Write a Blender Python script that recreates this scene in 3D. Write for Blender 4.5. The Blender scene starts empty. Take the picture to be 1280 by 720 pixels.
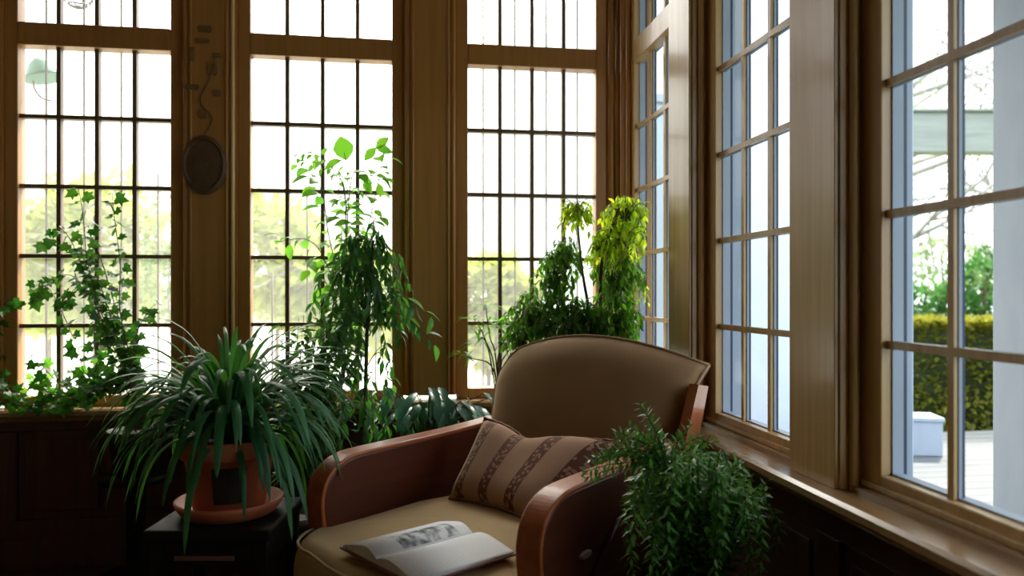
import bpy, bmesh, math, random
from mathutils import Vector, Matrix, noise as mnoise
random.seed(7)
PI = math.pi
R = math.radians
scene = bpy.context.scene
COL = scene.collection

# ------------------------------------------------------------------ helpers
CAM_Z, F_PX, YAW = 1.15, 942.0, R(8.45)
def at(px, py, Z):
    X = (px - 640) / F_PX * Z
    return Vector((X*math.cos(YAW) + Z*math.sin(YAW), Z*math.cos(YAW) - X*math.sin(YAW), CAM_Z + (365 - py)/F_PX*Z))

def obj(name, bm, mats, parent=None, kind=None, smooth=False, loc=None, rotz=0, bevel=0, label=None, sub=0):
    me = bpy.data.meshes.new(name)
    if smooth:
        for f in bm.faces: f.smooth = True
    bmesh.ops.recalc_face_normals(bm, faces=bm.faces[:])
    bm.to_mesh(me); bm.free()
    o = bpy.data.objects.new(name, me); COL.objects.link(o)
    for m in (mats if isinstance(mats, (list, tuple)) else [mats]): me.materials.append(m)
    if parent: o.parent = parent
    if kind: o['kind'] = kind
    if label: o['label'] = label
    if loc is not None: o.location = loc
    if rotz: o.rotation_euler = (0, 0, rotz)
    if bevel:
        b = o.modifiers.new('bev', 'BEVEL'); b.width = bevel; b.segments = 2; b.limit_method = 'ANGLE'
    if sub:
        s = o.modifiers.new('sub', 'SUBSURF'); s.levels = sub; s.render_levels = sub
    return o

def thing(name, label, cat, loc=(0, 0, 0), rotz=0, group=None):
    o = bpy.data.objects.new(name, None); COL.objects.link(o)
    o.empty_display_size = .1
    o.location = loc; o.rotation_euler = (0, 0, rotz)
    o['label'] = label; o['category'] = cat
    if group: o['group'] = group
    return o

def tag(o, label, cat, group=None):
    o['label'] = label; o['category'] = cat
    if group: o['group'] = group
    return o

def bx(bm, x0, x1, y0, y1, z0, z1, mi=0):
    v = [bm.verts.new((x, y, z)) for x in (x0, x1) for y in (y0, y1) for z in (z0, z1)]
    for q in ((0,1,3,2),(4,6,7,5),(0,4,5,1),(2,3,7,6),(0,2,6,4),(1,5,7,3)):
        f = bm.faces.new([v[i] for i in q]); f.material_index = mi
def BX(*b, mi=0):
    bm = bmesh.new()
    for a in b: bx(bm, *a)
    return bm

def frame_of(d):
    d = d.normalized()
    a = Vector((0, 0, 1)) if abs(d.z) < .9 else Vector((1, 0, 0))
    s = d.cross(a).normalized()
    return s, d.cross(s).normalized()

def tube(bm, pts, r0, r1=None, seg=6, mi=0):
    pts = [Vector(p) for p in pts]
    if r1 is None: r1 = r0
    rings = []
    n = len(pts)
    s = None
    for i, p in enumerate(pts):
        d = pts[min(i+1, n-1)] - pts[max(i-1, 0)]
        if d.length < 1e-9: d = Vector((0, 0, 1))
        if s is None: s, u = frame_of(d)
        else:
            dn = d.normalized(); s = (s - dn*s.dot(dn))
            s = s.normalized() if s.length > 1e-6 else frame_of(d)[0]
            u = dn.cross(s)
        r = r0 + (r1-r0)*i/max(1, n-1)
        rings.append([bm.verts.new(p + s*math.cos(2*PI*k/seg)*r + u*math.sin(2*PI*k/seg)*r) for k in range(seg)])
    for a, b in zip(rings, rings[1:]):
        for k in range(seg):
            f = bm.faces.new((a[k], a[(k+1) % seg], b[(k+1) % seg], b[k])); f.material_index = mi; f.smooth = True
    for rg in (rings[0], rings[-1]):
        f = bm.faces.new(rg); f.material_index = mi

def lathe(bm, prof, seg=32, c=(0, 0, 0), mi=0):
    rings = []
    for r, z in prof:
        rings.append([bm.verts.new((c[0]+r*math.cos(2*PI*k/seg), c[1]+r*math.sin(2*PI*k/seg), c[2]+z)) for k in range(seg)])
    for a, b in zip(rings, rings[1:]):
        for k in range(seg):
            f = bm.faces.new((a[k], a[(k+1) % seg], b[(k+1) % seg], b[k])); f.smooth = True; f.material_index = mi
    for rg in (rings[0], rings[-1]):
        if (Vector(rg[0].co) - Vector(rg[seg//2].co)).length > 1e-4: bm.faces.new(rg)

def prism(bm, pts, a0, a1, axis='x'):
    """extrude a polygon given in the two other axes"""
    def mk(a, p):
        return {'x': (a, p[0], p[1]), 'y': (p[0], a, p[1]), 'z': (p[0], p[1], a)}[axis]
    A = [bm.verts.new(mk(a0, p)) for p in pts]; B = [bm.verts.new(mk(a1, p)) for p in pts]
    n = len(pts)
    bm.faces.new(A); bm.faces.new(B[::-1])
    for i in range(n): bm.faces.new((A[i], A[(i+1) % n], B[(i+1) % n], B[i]))

def spline(P, n=8):
    P = [Vector(p) for p in P]
    out = []
    Q = [P[0]*2 - P[1]] + P + [P[-1]*2 - P[-2]]
    for i in range(1, len(Q)-2):
        p0, p1, p2, p3 = Q[i-1], Q[i], Q[i+1], Q[i+2]
        for k in range(n):
            t = k/n
            out.append(.5*((2*p1) + (-p0+p2)*t + (2*p0-5*p1+4*p2-p3)*t*t + (-p0+3*p1-3*p2+p3)*t**3))
    out.append(P[-1])
    return out

# ------------------------------------------------------------------ leaves
OV = ((0, .12), (.25, .8), (.5, 1), (.78, .62), (1, 0.02))
LANCE = ((0, .1), (.3, .9), (.62, .8), (1, 0.02))
def leaf(bm, p, d, L, W, droop=.3, up=None, prof=OV, fold=.25, mi=0):
    d = d.normalized()
    up = up or Vector((0, 0, 1))
    s = d.cross(up)
    if s.length < .05: s = d.cross(Vector((random.uniform(-1, 1), random.uniform(-1, 1), .1)))
    s.normalize(); n = s.cross(d).normalized()
    rows = []
    for t, w in prof:
        c = p + d*(L*t) + n*(-droop*L*t*t)
        hw = W*w*.5
        rows.append((bm.verts.new(c - s*hw + n*fold*hw), bm.verts.new(c), bm.verts.new(c + s*hw + n*fold*hw)))
    for a, b in zip(rows, rows[1:]):
        for k in (0, 1):
            f = bm.faces.new((a[k], a[k+1], b[k+1], b[k])); f.smooth = True; f.material_index = mi

def strap(bm, p, az, el, L, W, seg=12, sag=1.0, twist=0):
    d = Vector((math.cos(az)*math.cos(el), math.sin(az)*math.cos(el), math.sin(el)))
    side = Vector((-math.sin(az), math.cos(az), 0))
    if twist: side = (side + Vector((0, 0, twist))).normalized()
    rows = []; c = Vector(p)
    for i in range(seg+1):
        t = i/seg
        w = W*.5*min(1, .45 + 3*t)*(1 - t**5)**.8 + .0006
        n = side.cross(d).normalized()
        rows.append((bm.verts.new(c - side*w + n*w*.35), bm.verts.new(c), bm.verts.new(c + side*w + n*w*.35)))
        d = (d + Vector((0, 0, -1))*sag*(.06 + .20*t)).normalized()
        c = c + d*(L/seg)
    for a, b in zip(rows, rows[1:]):
        for k in (0, 1):
            f = bm.faces.new((a[k], a[k+1], b[k+1], b[k])); f.smooth = True

IVY = [(0, -.05), (.30, -.18), (.58, .05), (.42, .25), (.62, .55), (.28, .52), (0, 1.0), (-.28, .52), (-.62, .55), (-.42, .25), (-.58, .05), (-.30, -.18)]
def ivy_leaf(bm, p, d, n, S):
    d = d.normalized(); s = d.cross(n).normalized(); n = s.cross(d)
    c = bm.verts.new(p + d*S*.3 - n*S*.06)
    ring = [bm.verts.new(p + s*S*x + d*S*y + n*S*.10*random.uniform(-.5, 1)) for x, y in IVY]
    for i in range(len(ring)):
        f = bm.faces.new((c, ring[i], ring[(i+1) % len(ring)])); f.smooth = False

def rnd(a=1.0): return Vector((random.uniform(-a, a), random.uniform(-a, a), random.uniform(-a, a)))

# ------------------------------------------------------------------ materials
def mat(name, rough=.5, color=(.5, .5, .5), metal=0, spec=.5):
    m = bpy.data.materials.new(name); m.use_nodes = True
    b = m.node_tree.nodes['Principled BSDF']
    b.inputs['Base Color'].default_value = (*color, 1); b.inputs['Roughness'].default_value = rough
    b.inputs['Metallic'].default_value = metal; b.inputs['Specular IOR Level'].default_value = spec
    return m

def ramp(nt, src, stops):
    r = nt.nodes.new('ShaderNodeValToRGB'); nt.links.new(src, r.inputs[0])
    e = r.color_ramp.elements
    while len(e) < len(stops): e.new(.5)
    for el, (p, c) in zip(e, stops): el.position = p; el.color = (*c, 1)
    return r.outputs[0]

def grain(name, c1, c2, scale=(30, 30, 2), rough=.35, bump=.15, spec=.5, det=5, nscale=1.0, coat=0):
    m = mat(name, rough, c1, spec=spec); nt = m.node_tree; b = nt.nodes['Principled BSDF']
    tc = nt.nodes.new('ShaderNodeTexCoord'); mp = nt.nodes.new('ShaderNodeMapping')
    mp.inputs['Scale'].default_value = scale
    nt.links.new(tc.outputs['Object'], mp.inputs[0])
    n = nt.nodes.new('ShaderNodeTexNoise'); n.inputs['Scale'].default_value = nscale; n.inputs['Detail'].default_value = det
    n.inputs['Distortion'].default_value = .6
    nt.links.new(mp.outputs[0], n.inputs['Vector'])
    nt.links.new(ramp(nt, n.outputs[0], [(.3, c1), (.7, c2)]), b.inputs['Base Color'])
    if bump:
        bp = nt.nodes.new('ShaderNodeBump'); bp.inputs['Strength'].default_value = bump; bp.inputs['Distance'].default_value = .004
        nt.links.new(n.outputs[0], bp.inputs['Height']); nt.links.new(bp.outputs[0], b.inputs['Normal'])
    if coat: b.inputs['Coat Weight'].default_value = coat; b.inputs['Coat Roughness'].default_value = .12
    return m

def leafmat(name, c1, c2, trans=.4, rough=.4, tc=None, tc2=None, spec=.4):
    m = bpy.data.materials.new(name); m.use_nodes = True; nt = m.node_tree
    b = nt.nodes['Principled BSDF']; b.inputs['Roughness'].default_value = rough; b.inputs['Specular IOR Level'].default_value = spec
    g = nt.nodes.new('ShaderNodeNewGeometry')
    nt.links.new(ramp(nt, g.outputs['Random Per Island'], [(0, c1), (1, c2)]), b.inputs['Base Color'])
    t = nt.nodes.new('ShaderNodeBsdfTranslucent')
    k = tc or tuple(min(1, 2.0*x) for x in c1); k2 = tc2 or tuple(min(1, 2.0*x) for x in c2)
    nt.links.new(ramp(nt, g.outputs['Random Per Island'], [(0, k), (1, k2)]), t.inputs[0])
    mx = nt.nodes.new('ShaderNodeMixShader'); mx.inputs[0].default_value = trans
    nt.links.new(b.outputs[0], mx.inputs[1]); nt.links.new(t.outputs[0], mx.inputs[2])
    nt.links.new(mx.outputs[0], nt.nodes['Material Output'].inputs[0])
    return m

M = {}
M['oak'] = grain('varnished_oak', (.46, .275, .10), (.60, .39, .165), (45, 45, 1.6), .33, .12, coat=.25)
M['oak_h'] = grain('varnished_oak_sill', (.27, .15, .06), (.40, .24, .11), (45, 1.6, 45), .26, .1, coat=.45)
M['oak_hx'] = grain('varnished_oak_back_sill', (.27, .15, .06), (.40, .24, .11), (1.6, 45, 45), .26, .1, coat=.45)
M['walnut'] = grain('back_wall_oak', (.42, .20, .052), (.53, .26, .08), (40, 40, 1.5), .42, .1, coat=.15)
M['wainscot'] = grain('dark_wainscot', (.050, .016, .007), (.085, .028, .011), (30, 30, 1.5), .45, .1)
M['muntin'] = grain('muntin_wood', (.13, .075, .035), (.20, .125, .06), (30, 30, 4), .4, 0)
M['white_paint'] = grain('white_exterior_paint', (.36, .43, .53), (.42, .49, .58), (8, 8, 3), .5, .05)
M['floor'] = grain('dark_floorboards', (.035, .015, .007), (.065, .028, .012), (14, 1.2, 14), .3, .1)
M['plaster'] = grain('warm_plaster', (.36, .25, .14), (.42, .29, .17), (3, 3, 3), .8, .1)
M['mahogany'] = grain('red_mahogany', (.070, .016, .007), (.115, .028, .011), (26, 3, 26), .45, .06, coat=.05, spec=.3)  # dark tone also holds the shade on the arm sides
M['cap'] = grain('lit_arm_top_wood', (.36, .088, .022), (.47, .13, .036), (26, 3, 26), .42, .05, coat=.08, spec=.35)  # same arm wood, with the light on its top put into the colour
M['navy'] = mat('navy_strip', .5, (.02, .05, .10))
M['black_wood'] = grain('black_lacquer_wood', (.008, .006, .0055), (.014, .010, .009), (12, 3, 12), .55, .08, spec=.12)
M['terra'] = grain('terracotta', (.47, .115, .042), (.58, .165, .065), (9, 9, 9), .6, .2)
M['terra_dark'] = mat('dark_glazed_pot', .35, (.03, .022, .018))
M['soil'] = grain('potting_soil', (.02, .013, .008), (.05, .03, .018), (60, 60, 60), .9, .6)
M['stem'] = mat('green_stem', .6, (.06, .10, .025))
M['bark'] = grain('brown_bark', (.08, .05, .03), (.16, .11, .07), (40, 40, 8), .8, .4)
M['greybark'] = grain('grey_bark', (.25, .24, .23), (.42, .41, .40), (20, 20, 6), .9, .4)
M['spider'] = leafmat('strap_leaf_green', (.026, .12, .045), (.065, .22, .085), .3, .40, (.06, .28, .03), (.16, .42, .05), .3)
M['ivy'] = leafmat('ivy_leaf_green', (.016, .06, .015), (.04, .12, .02), .22, .4, (.03, .20, .015), (.14, .42, .03))
M['vine'] = leafmat('bright_vine_green', (.05, .16, .02), (.10, .26, .03), .5, .4, (.14, .50, .03), (.34, .78, .05))
M['ficus'] = leafmat('dark_weeping_leaf', (.03, .10, .03), (.07, .19, .05), .45, .33, (.05, .26, .03), (.16, .42, .05))
M['corner'] = leafmat('backlit_yellow_green_leaf', (.12, .26, .016), (.24, .40, .025), .6, .4, (.40, .72, .02), (.80, .95, .04))  # brighter leaf colour carries the backlight on the crown
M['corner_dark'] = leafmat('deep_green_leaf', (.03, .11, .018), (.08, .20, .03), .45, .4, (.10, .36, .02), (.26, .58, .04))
M['calathea'] = leafmat('blue_green_leaf', (.05, .15, .10), (.12, .27, .19), .22, .22, (.05, .22, .09), (.10, .34, .12))
M['podo'] = leafmat('needle_leaf_green', (.09, .28, .05), (.20, .44, .09), .35, .30, (.06, .28, .025), (.17, .50, .04))
M['hedge'] = leafmat('yellow_hedge_leaf', (.12, .13, .012), (.21, .20, .022), .35, .6)
M['shrub'] = leafmat('garden_green_leaf', (.035, .12, .025), (.08, .20, .04), .4, .6)
M['pale_shrub'] = leafmat('sunlit_yellow_green_leaf', (.26, .31, .05), (.34, .38, .085), .4, .7)
M['tree_leaf'] = leafmat('grey_green_tree_leaf', (.10, .16, .06), (.22, .30, .12), .4, .6)
M['lawn'] = grain('lawn', (.13, .18, .035), (.20, .25, .06), (3, 3, 3), .9, .3)
M['paving'] = grain('pale_paving', (.55, .53, .48), (.65, .63, .58), (2, 2, 2), .9, .1)
M['teal'] = mat('teal_enamel', .5, (.008, .17, .12))
M['wire'] = mat('dark_wire', .5, (.05, .045, .04), .6)
M['bar'] = mat('grey_window_bar', .6, (.16, .15, .14))
M['brass'] = mat('brass', .35, (.55, .38, .16), 1)
M['pergola'] = grain('grey_green_timber', (.25, .27, .25), (.33, .35, .32), (2, 20, 20), .8, .2)
M['carved'] = grain('carved_dark_wood', (.085, .046, .022), (.15, .082, .038), (25, 25, 25), .55, .5)
M['relief'] = grain('relief_wood', (.20, .10, .035), (.27, .14, .05), (25, 25, 25), .55, .3)
M['page'] = grain('book_paper', (.74, .76, .80), (.80, .82, .85), (4, 160, 4), .7, 0)
M['cover'] = mat('red_brown_book_cover', .45, (.20, .05, .03))

# floorboard / deck seams
def seam(m, scale, along='X'):
    nt = m.node_tree; b = nt.nodes['Principled BSDF']
    tc = nt.nodes.new('ShaderNodeTexCoord'); w = nt.nodes.new('ShaderNodeTexWave')
    w.bands_direction = along; w.inputs['Scale'].default_value = scale; w.inputs['Distortion'].default_value = 0
    nt.links.new(tc.outputs['Object'], w.inputs[0])
    r = ramp(nt, w.outputs[0], [(0, (.25, .25, .25)), (.07, (1, 1, 1))])
    mx = nt.nodes.new('ShaderNodeMix'); mx.data_type = 'RGBA'; mx.blend_type = 'MULTIPLY'; mx.inputs[0].default_value = 1
    src = b.inputs['Base Color'].links[0].from_socket
    nt.links.new(src, mx.inputs[6]); nt.links.new(r, mx.inputs[7]); nt.links.new(mx.outputs[2], b.inputs['Base Color'])
seam(M['floor'], 3.2, 'X')
M['deck'] = grain('pale_deck_boards', (.085, .095, .10), (.155, .17, .18), (1.2, 14, 14), .45, .1); seam(M['deck'], 2.3, 'Y')
M['siding'] = grain('white_siding', (.62, .70, .78), (.68, .76, .83), (4, 4, 4), .6, 0)

# velvet upholstery
def fabric(name, c1, c2, sheen=.5):
    m = mat(name, .85, c1, spec=.2); nt = m.node_tree; b = nt.nodes['Principled BSDF']
    b.inputs['Sheen Weight'].default_value = sheen; b.inputs['Sheen Roughness'].default_value = .4
    b.inputs['Sheen Tint'].default_value = (1, .85, .65, 1)
    tc = nt.nodes.new('ShaderNodeTexCoord')
    n = nt.nodes.new('ShaderNodeTexNoise'); n.inputs['Scale'].default_value = 5; n.inputs['Detail'].default_value = 4
    nt.links.new(tc.outputs['Object'], n.inputs['Vector'])
    nt.links.new(ramp(nt, n.outputs[0], [(.35, c1), (.65, c2)]), b.inputs['Base Color'])
    n2 = nt.nodes.new('ShaderNodeTexNoise'); n2.inputs['Scale'].default_value = 400
    nt.links.new(tc.outputs['Object'], n2.inputs['Vector'])
    bp = nt.nodes.new('ShaderNodeBump'); bp.inputs['Strength'].default_value = .15; bp.inputs['Distance'].default_value = .001
    nt.links.new(n2.outputs[0], bp.inputs['Height']); nt.links.new(bp.outputs[0], b.inputs['Normal'])
    return m
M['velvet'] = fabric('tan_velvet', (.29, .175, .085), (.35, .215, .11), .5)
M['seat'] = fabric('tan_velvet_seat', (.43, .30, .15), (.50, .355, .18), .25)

# pillow: dusty rose cloth, woven dark red bands running from seam to seam
def pillow_mat():
    m = fabric('banded_pillow_cloth', (.36, .20, .125), (.42, .245, .155), .3)
    nt = m.node_tree; b = nt.nodes['Principled BSDF']
    uv = nt.nodes.new('ShaderNodeUVMap'); sp = nt.nodes.new('ShaderNodeSeparateXYZ'); nt.links.new(uv.outputs[0], sp.inputs[0])
    def M1(op, a, bb):
        x = nt.nodes.new('ShaderNodeMath'); x.operation = op
        for i, v in enumerate((a, bb)):
            if v is None: continue
            if isinstance(v, (int, float)): x.inputs[i].default_value = v
            else: nt.links.new(v, x.inputs[i])
        return x.outputs[0]
    # 4 bands: fract(u*4)
    fr = M1('FRACT', M1('MULTIPLY', sp.outputs[0], 3.6), None)
    inb = M1('LESS_THAN', M1('ABSOLUTE', M1('SUBTRACT', fr, .48), None), .17)
    vo = nt.nodes.new('ShaderNodeTexVoronoi'); vo.inputs['Scale'].default_value = 1
    mp = nt.nodes.new('ShaderNodeMapping'); mp.inputs['Scale'].default_value = (34, 22, 1); nt.links.new(uv.outputs[0], mp.inputs[0]); nt.links.new(mp.outputs[0], vo.inputs['Vector'])
    pat = M1('GREATER_THAN', vo.outputs['Distance'], .42)
    edge = M1('GREATER_THAN', M1('ABSOLUTE', M1('SUBTRACT', fr, .48), None), .14)
    pat2 = M1('MAXIMUM', pat, M1('MULTIPLY', edge, .6))
    fac = M1('MULTIPLY', inb, M1('ADD', M1('MULTIPLY', pat2, .75), .15))
    mx = nt.nodes.new('ShaderNodeMix'); mx.data_type = 'RGBA'
    src = b.inputs['Base Color'].links[0].from_socket
    nt.links.new(fac, mx.inputs[0]); nt.links.new(src, mx.inputs[6]); mx.inputs[7].default_value = (.10, .022, .012, 1)
    nt.links.new(mx.outputs[2], b.inputs['Base Color'])
    return m
M['pillow'] = pillow_mat()
M['braid'] = grain('braid_cord', (.20, .09, .05), (.42, .24, .16), (120, 120, 120), .8, .5)

def glass(name, milk=0.0, tint=(1, 1, 1), mcol=(1, .98, .92)):
    m = bpy.data.materials.new(name); m.use_nodes = True; nt = m.node_tree; nt.nodes.clear()
    out = nt.nodes.new('ShaderNodeOutputMaterial')
    tr = nt.nodes.new('ShaderNodeBsdfTransparent'); tr.inputs[0].default_value = (*tint, 1)
    gl = nt.nodes.new('ShaderNodeBsdfGlossy'); gl.inputs['Roughness'].default_value = .02
    lw = nt.nodes.new('ShaderNodeLayerWeight'); lw.inputs[0].default_value = .5
    p5 = nt.nodes.new('ShaderNodeMath'); p5.operation = 'POWER'; nt.links.new(lw.outputs['Facing'], p5.inputs[0]); p5.inputs[1].default_value = 5
    fr = nt.nodes.new('ShaderNodeMath'); fr.operation = 'MULTIPLY'; nt.links.new(p5.outputs[0], fr.inputs[0]); fr.inputs[1].default_value = .45
    mx = nt.nodes.new('ShaderNodeMixShader'); nt.links.new(fr.outputs[0], mx.inputs[0]); nt.links.new(tr.outputs[0], mx.inputs[1]); nt.links.new(gl.outputs[0], mx.inputs[2])
    last = mx.outputs[0]
    if milk:
        tl = nt.nodes.new('ShaderNodeBsdfTranslucent'); tl.inputs[0].default_value = (*mcol, 1)
        m2 = nt.nodes.new('ShaderNodeMixShader'); m2.inputs[0].default_value = milk
        nt.links.new(last, m2.inputs[1]); nt.links.new(tl.outputs[0], m2.inputs[2]); last = m2.outputs[0]
    nt.links.new(last, out.inputs[0])
    return m
M['glass'] = glass('clear_glass')
M['milk_glass'] = glass('old_hazy_glass', .10)

# ------------------------------------------------------------------ room shell
D, W = 3.4, 1.04
XL, YR = -2.3, -2.2
CEIL = 3.0
obj('floor', BX((XL-.15, W+.15, YR-.15, D+.15, -.1, 0)), M['floor'], kind='structure')
obj('ceiling', BX((XL-.15, W+.15, YR-.15, D+.15, CEIL, CEIL+.12)), M['plaster'], kind='structure')
obj('wall_left', BX((XL-.15, XL, YR-.15, D+.15, 0, CEIL)), M['plaster'], kind='structure')
obj('wall_rear', BX((XL, W+.15, YR-.15, YR, 0, CEIL)), M['plaster'], kind='structure')

GB0, GT0, GT1, GTOP = .715, 2.18, 2.275, 2.86       # glass bottom, transom, upper glass
wins_back = [(-1.5725, -.971), (-.642, -.036), (.304, .899)]
FR = .052                                             # sash width around the glass
# back wall: wainscot below, header above, solid wall left of the first window
bm = bmesh.new()
bx(bm, XL, W, D+.01, D+.15, 0, .655)
xs = [-2.15, -1.62, -1.18, -.74, -.30, .14, .58, 1.02]
bx(bm, XL, W, D-.008, D+.01, .57, .655); bx(bm, XL, W, D-.008, D+.01, .13, .20)
for x in xs: bx(bm, x-.045, x+.045, D-.008, D+.01, .20, .57)
for a, b in zip(xs, xs[1:]):
    bx(bm, a+.075, b-.075, D-.002, D+.01, .235, .535)
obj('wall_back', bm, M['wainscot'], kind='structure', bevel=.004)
bm = BX((XL, W, D-.02, D+.15, GTOP+FR, CEIL), (XL, wins_back[0][0]-.17, D, D+.15, .69, GTOP+FR))
obj('trim_1', bm, M['walnut'], kind='structure')
obj('baseboard_back', BX((XL, W, D-.022, D-.008, 0, .125), (XL, W, D-.016, D-.008, .125, .135)), M['wainscot'], kind='structure', bevel=.003)

# posts between the back windows
def bead(bm, x, y, z0, z1, r, seg=8):
    pts = [(x, y, z0), (x, y, z1)]
    tube(bm, pts, r, r, seg)
def back_post(n, x0, x1, lr=(1, 1)):
    bm = bmesh.new()
    bx(bm, x0, x1, D-.015, D+.12, .69, GTOP+FR)
    w = x1-x0
    bx(bm, x0+.030, x1-.030, D-.035, D-.015, .69, GTOP+FR)
    for xx in (x0+.018, x1-.018): bead(bm, xx, D-.022, .69, GTOP+FR, .011)
    for xx in (x0+.040, x1-.040): bead(bm, xx, D-.036, .69, GTOP+FR, .005)
    return obj('trim_%d' % n, bm, M['walnut'], kind='structure')
tp = back_post(2, wins_back[0][1]+FR, wins_back[1][0]-FR)
M['lit_bead_wood'] = grain('lit_moulding_wood', (.80, .56, .28), (.9, .66, .36), (40, 40, 2), .3, 0, spec=.6)  # paler wood stands for the highlight along a bead
bm = bmesh.new(); bead(bm, wins_back[1][0]-FR-.016, D-.030, .69, GTOP+FR, .008); obj('lit_bead', bm, M['lit_bead_wood'], tp, label='bead moulding, its highlight in pale golden colour')
back_post(3, wins_back[1][1]+FR, wins_back[2][0]-FR)
tp = back_post(4, wins_back[0][0]-FR-.22, wins_back[0][0]-FR)
bm = bmesh.new(); bead(bm, wins_back[0][0]-FR-.012, D-.030, .69, GTOP+FR, .008); obj('lit_bead', bm, M['lit_bead_wood'], tp, label='bead moulding, its highlight in pale golden colour')
# corner post with stacked mouldings
bm = bmesh.new()
bx(bm, wins_back[2][1]+FR, W+.15, D-.005, D+.12, .69, GTOP+FR)
bead(bm, .968, D-.012, .69, GTOP+FR, .014); bead(bm, .996, D-.022, .69, GTOP+FR, .011)
bx(bm, 1.006, W+.03, 3.325, D-.005, .69, GTOP+FR)
bead(bm, 1.014, 3.345, .69, GTOP+FR, .016); bead(bm, 1.028, 3.315, .69, GTOP+FR, .012)
obj('trim_5', bm, M['walnut'], kind='structure')

# sills
SZ = .70
def sill_profile(depth, z, t=.032):
    return [(0, z), (-depth+.008, z), (-depth, z-.008), (-depth, z-t+.008), (-depth+.008, z-t), (-depth+.03, z-t), (-depth+.036, z-t-.02), (0, z-t-.03)]
bm = bmesh.new()
prism(bm, [(D+.01+a*1.0, b) for a, b in sill_profile(.095, .668)], XL, W-.11, 'x')
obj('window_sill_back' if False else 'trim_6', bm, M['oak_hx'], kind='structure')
bm = bmesh.new()
prism(bm, [(W+.01+a, b) for a, b in sill_profile(.12, SZ)], YR, D, 'y')
bx(bm, W-.03, W+.02, YR, D, SZ, SZ+.013)
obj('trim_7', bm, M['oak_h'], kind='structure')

# right wall
bays = [(2.672, 3.33), (1.80, 2.462), (.86, 1.586), (-.01, .65), (-.88, -.22)]  # last two bays are out of view, added to light the room
posts = [(2.462, 2.672), (1.586, 1.80), (.65, .86), (-.22, -.01)]
bm = bmesh.new()
bx(bm, W, W+.15, YR, D+.15, 0, SZ-.045)
bx(bm, W-.014, W, YR, D-.008, .56, SZ-.045); bx(bm, W-.014, W, YR, D-.008, .13, .20)
yy = [3.3, 2.57, 1.7, .82, -.05, -.95, -1.9]
for y in yy: bx(bm, W-.014, W, y-.05, y+.05, .20, .56)
for a, b in zip(yy, yy[1:]): bx(bm, W-.008, W, b+.09, a-.09, .24, .52)
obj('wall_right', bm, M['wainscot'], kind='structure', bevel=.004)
obj('trim_8', BX((W-.02, W+.15, YR, D, GTOP+FR, CEIL), (W, W+.15, YR, -.88, SZ, GTOP+FR)), M['oak'], kind='structure')
obj('baseboard_right', BX((W-.030, W-.014, YR, D-.03, 0, .125)), M['wainscot'], kind='structure', bevel=.003)
for i, (y0, y1) in enumerate(posts):
    bm = bmesh.new()
    bx(bm, .99, W+.05, y0, y1, SZ, GTOP+FR)
    bx(bm, .98, .99, y0+.006, y1-.006, SZ, GTOP+FR)
    for yb in (y0-.010, y1+.010): bead(bm, W-.022, yb, SZ, GTOP+FR, .010)
    tp = obj('trim_%d' % (9+i), bm, M['oak'], kind='structure', bevel=.002)
    obj('outer_casing', BX((W+.05, W+.13, y0, y1, SZ, GTOP+FR)), M['white_paint'], tp, label='white outer casing')

# ------------------------------------------------------------------ windows
def sheet(ax, c, a0, a1, zs):
    bm = bmesh.new()
    for z0, z1 in zs:
        q = [(a0, z0), (a1, z0), (a1, z1), (a0, z1)]
        bm.faces.new([bm.verts.new((c, a, z) if ax == 'x' else (a, c, z)) for a, z in q])
    return bm
def window_back(n, x0, x1, bars, bartop):
    y = D
    bm = bmesh.new()
    z0, z1 = .668, GTOP+FR
    bx(bm, x0-FR, x0, y+.0, y+.07, z0, z1); bx(bm, x1, x1+FR, y+.0, y+.07, z0, z1)
    bx(bm, x0, x1, y+.0, y+.07, z0, GB0); bx(bm, x0, x1, y+.0, y+.07, GTOP, z1)
    bx(bm, x0, x1, y-.004, y+.07, GT0, GT1)
    win = obj('window_%d' % n, bm, M['walnut'], kind='structure', bevel=.004)
    bm = bmesh.new(); w = (x1-x0)/4; mw = .0085
    for k in (1, 2, 3):
        bx(bm, x0+k*w-mw, x0+k*w+mw, y+.018, y+.05, GB0, GT0); bx(bm, x0+k*w-mw, x0+k*w+mw, y+.018, y+.05, GT1, GTOP)
    h = (GT0-GB0)/5
    for k in (1, 2, 3, 4): bx(bm, x0, x1, y+.016, y+.052, GB0+k*h-mw, GB0+k*h+mw)
    bx(bm, x0, x1, y+.016, y+.052, GT1+.39-mw, GT1+.39+mw)
    obj('muntin_grid', bm, M['muntin'], win, label='slim dark glazing bars')
    obj('glass', sheet('y', y+.035, x0, x1, ((GB0, GT0), (GT1, GTOP))), M['milk_glass'], win, label='bright hazy panes')
    bm = bmesh.new()
    for k in range(4):
        if k in bars: tube(bm, [(x0+(k+.52)*w, y+.075, GB0-.02), (x0+(k+.52)*w, y+.075, bartop[k])], .0048, .0048, 5)
    bx(bm, x0-.02, x1+.02, y+.065, y+.085, GB0-.04, GB0-.02)
    obj('outer_bars', bm, M['bar'], win, label='thin grey bars outside the glass')
    return win
window_back(1, *wins_back[0], (0, 1, 2, 3), (GTOP+.05,)*3 + (GB0+.95,))
window_back(2, *wins_back[1], (0, 1, 2, 3), (GB0+.52, GB0+.88, GB0+.75, GB0+.30))
window_back(3, *wins_back[2], (0, 1, 2, 3), (GTOP+.05,)*4)

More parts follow.
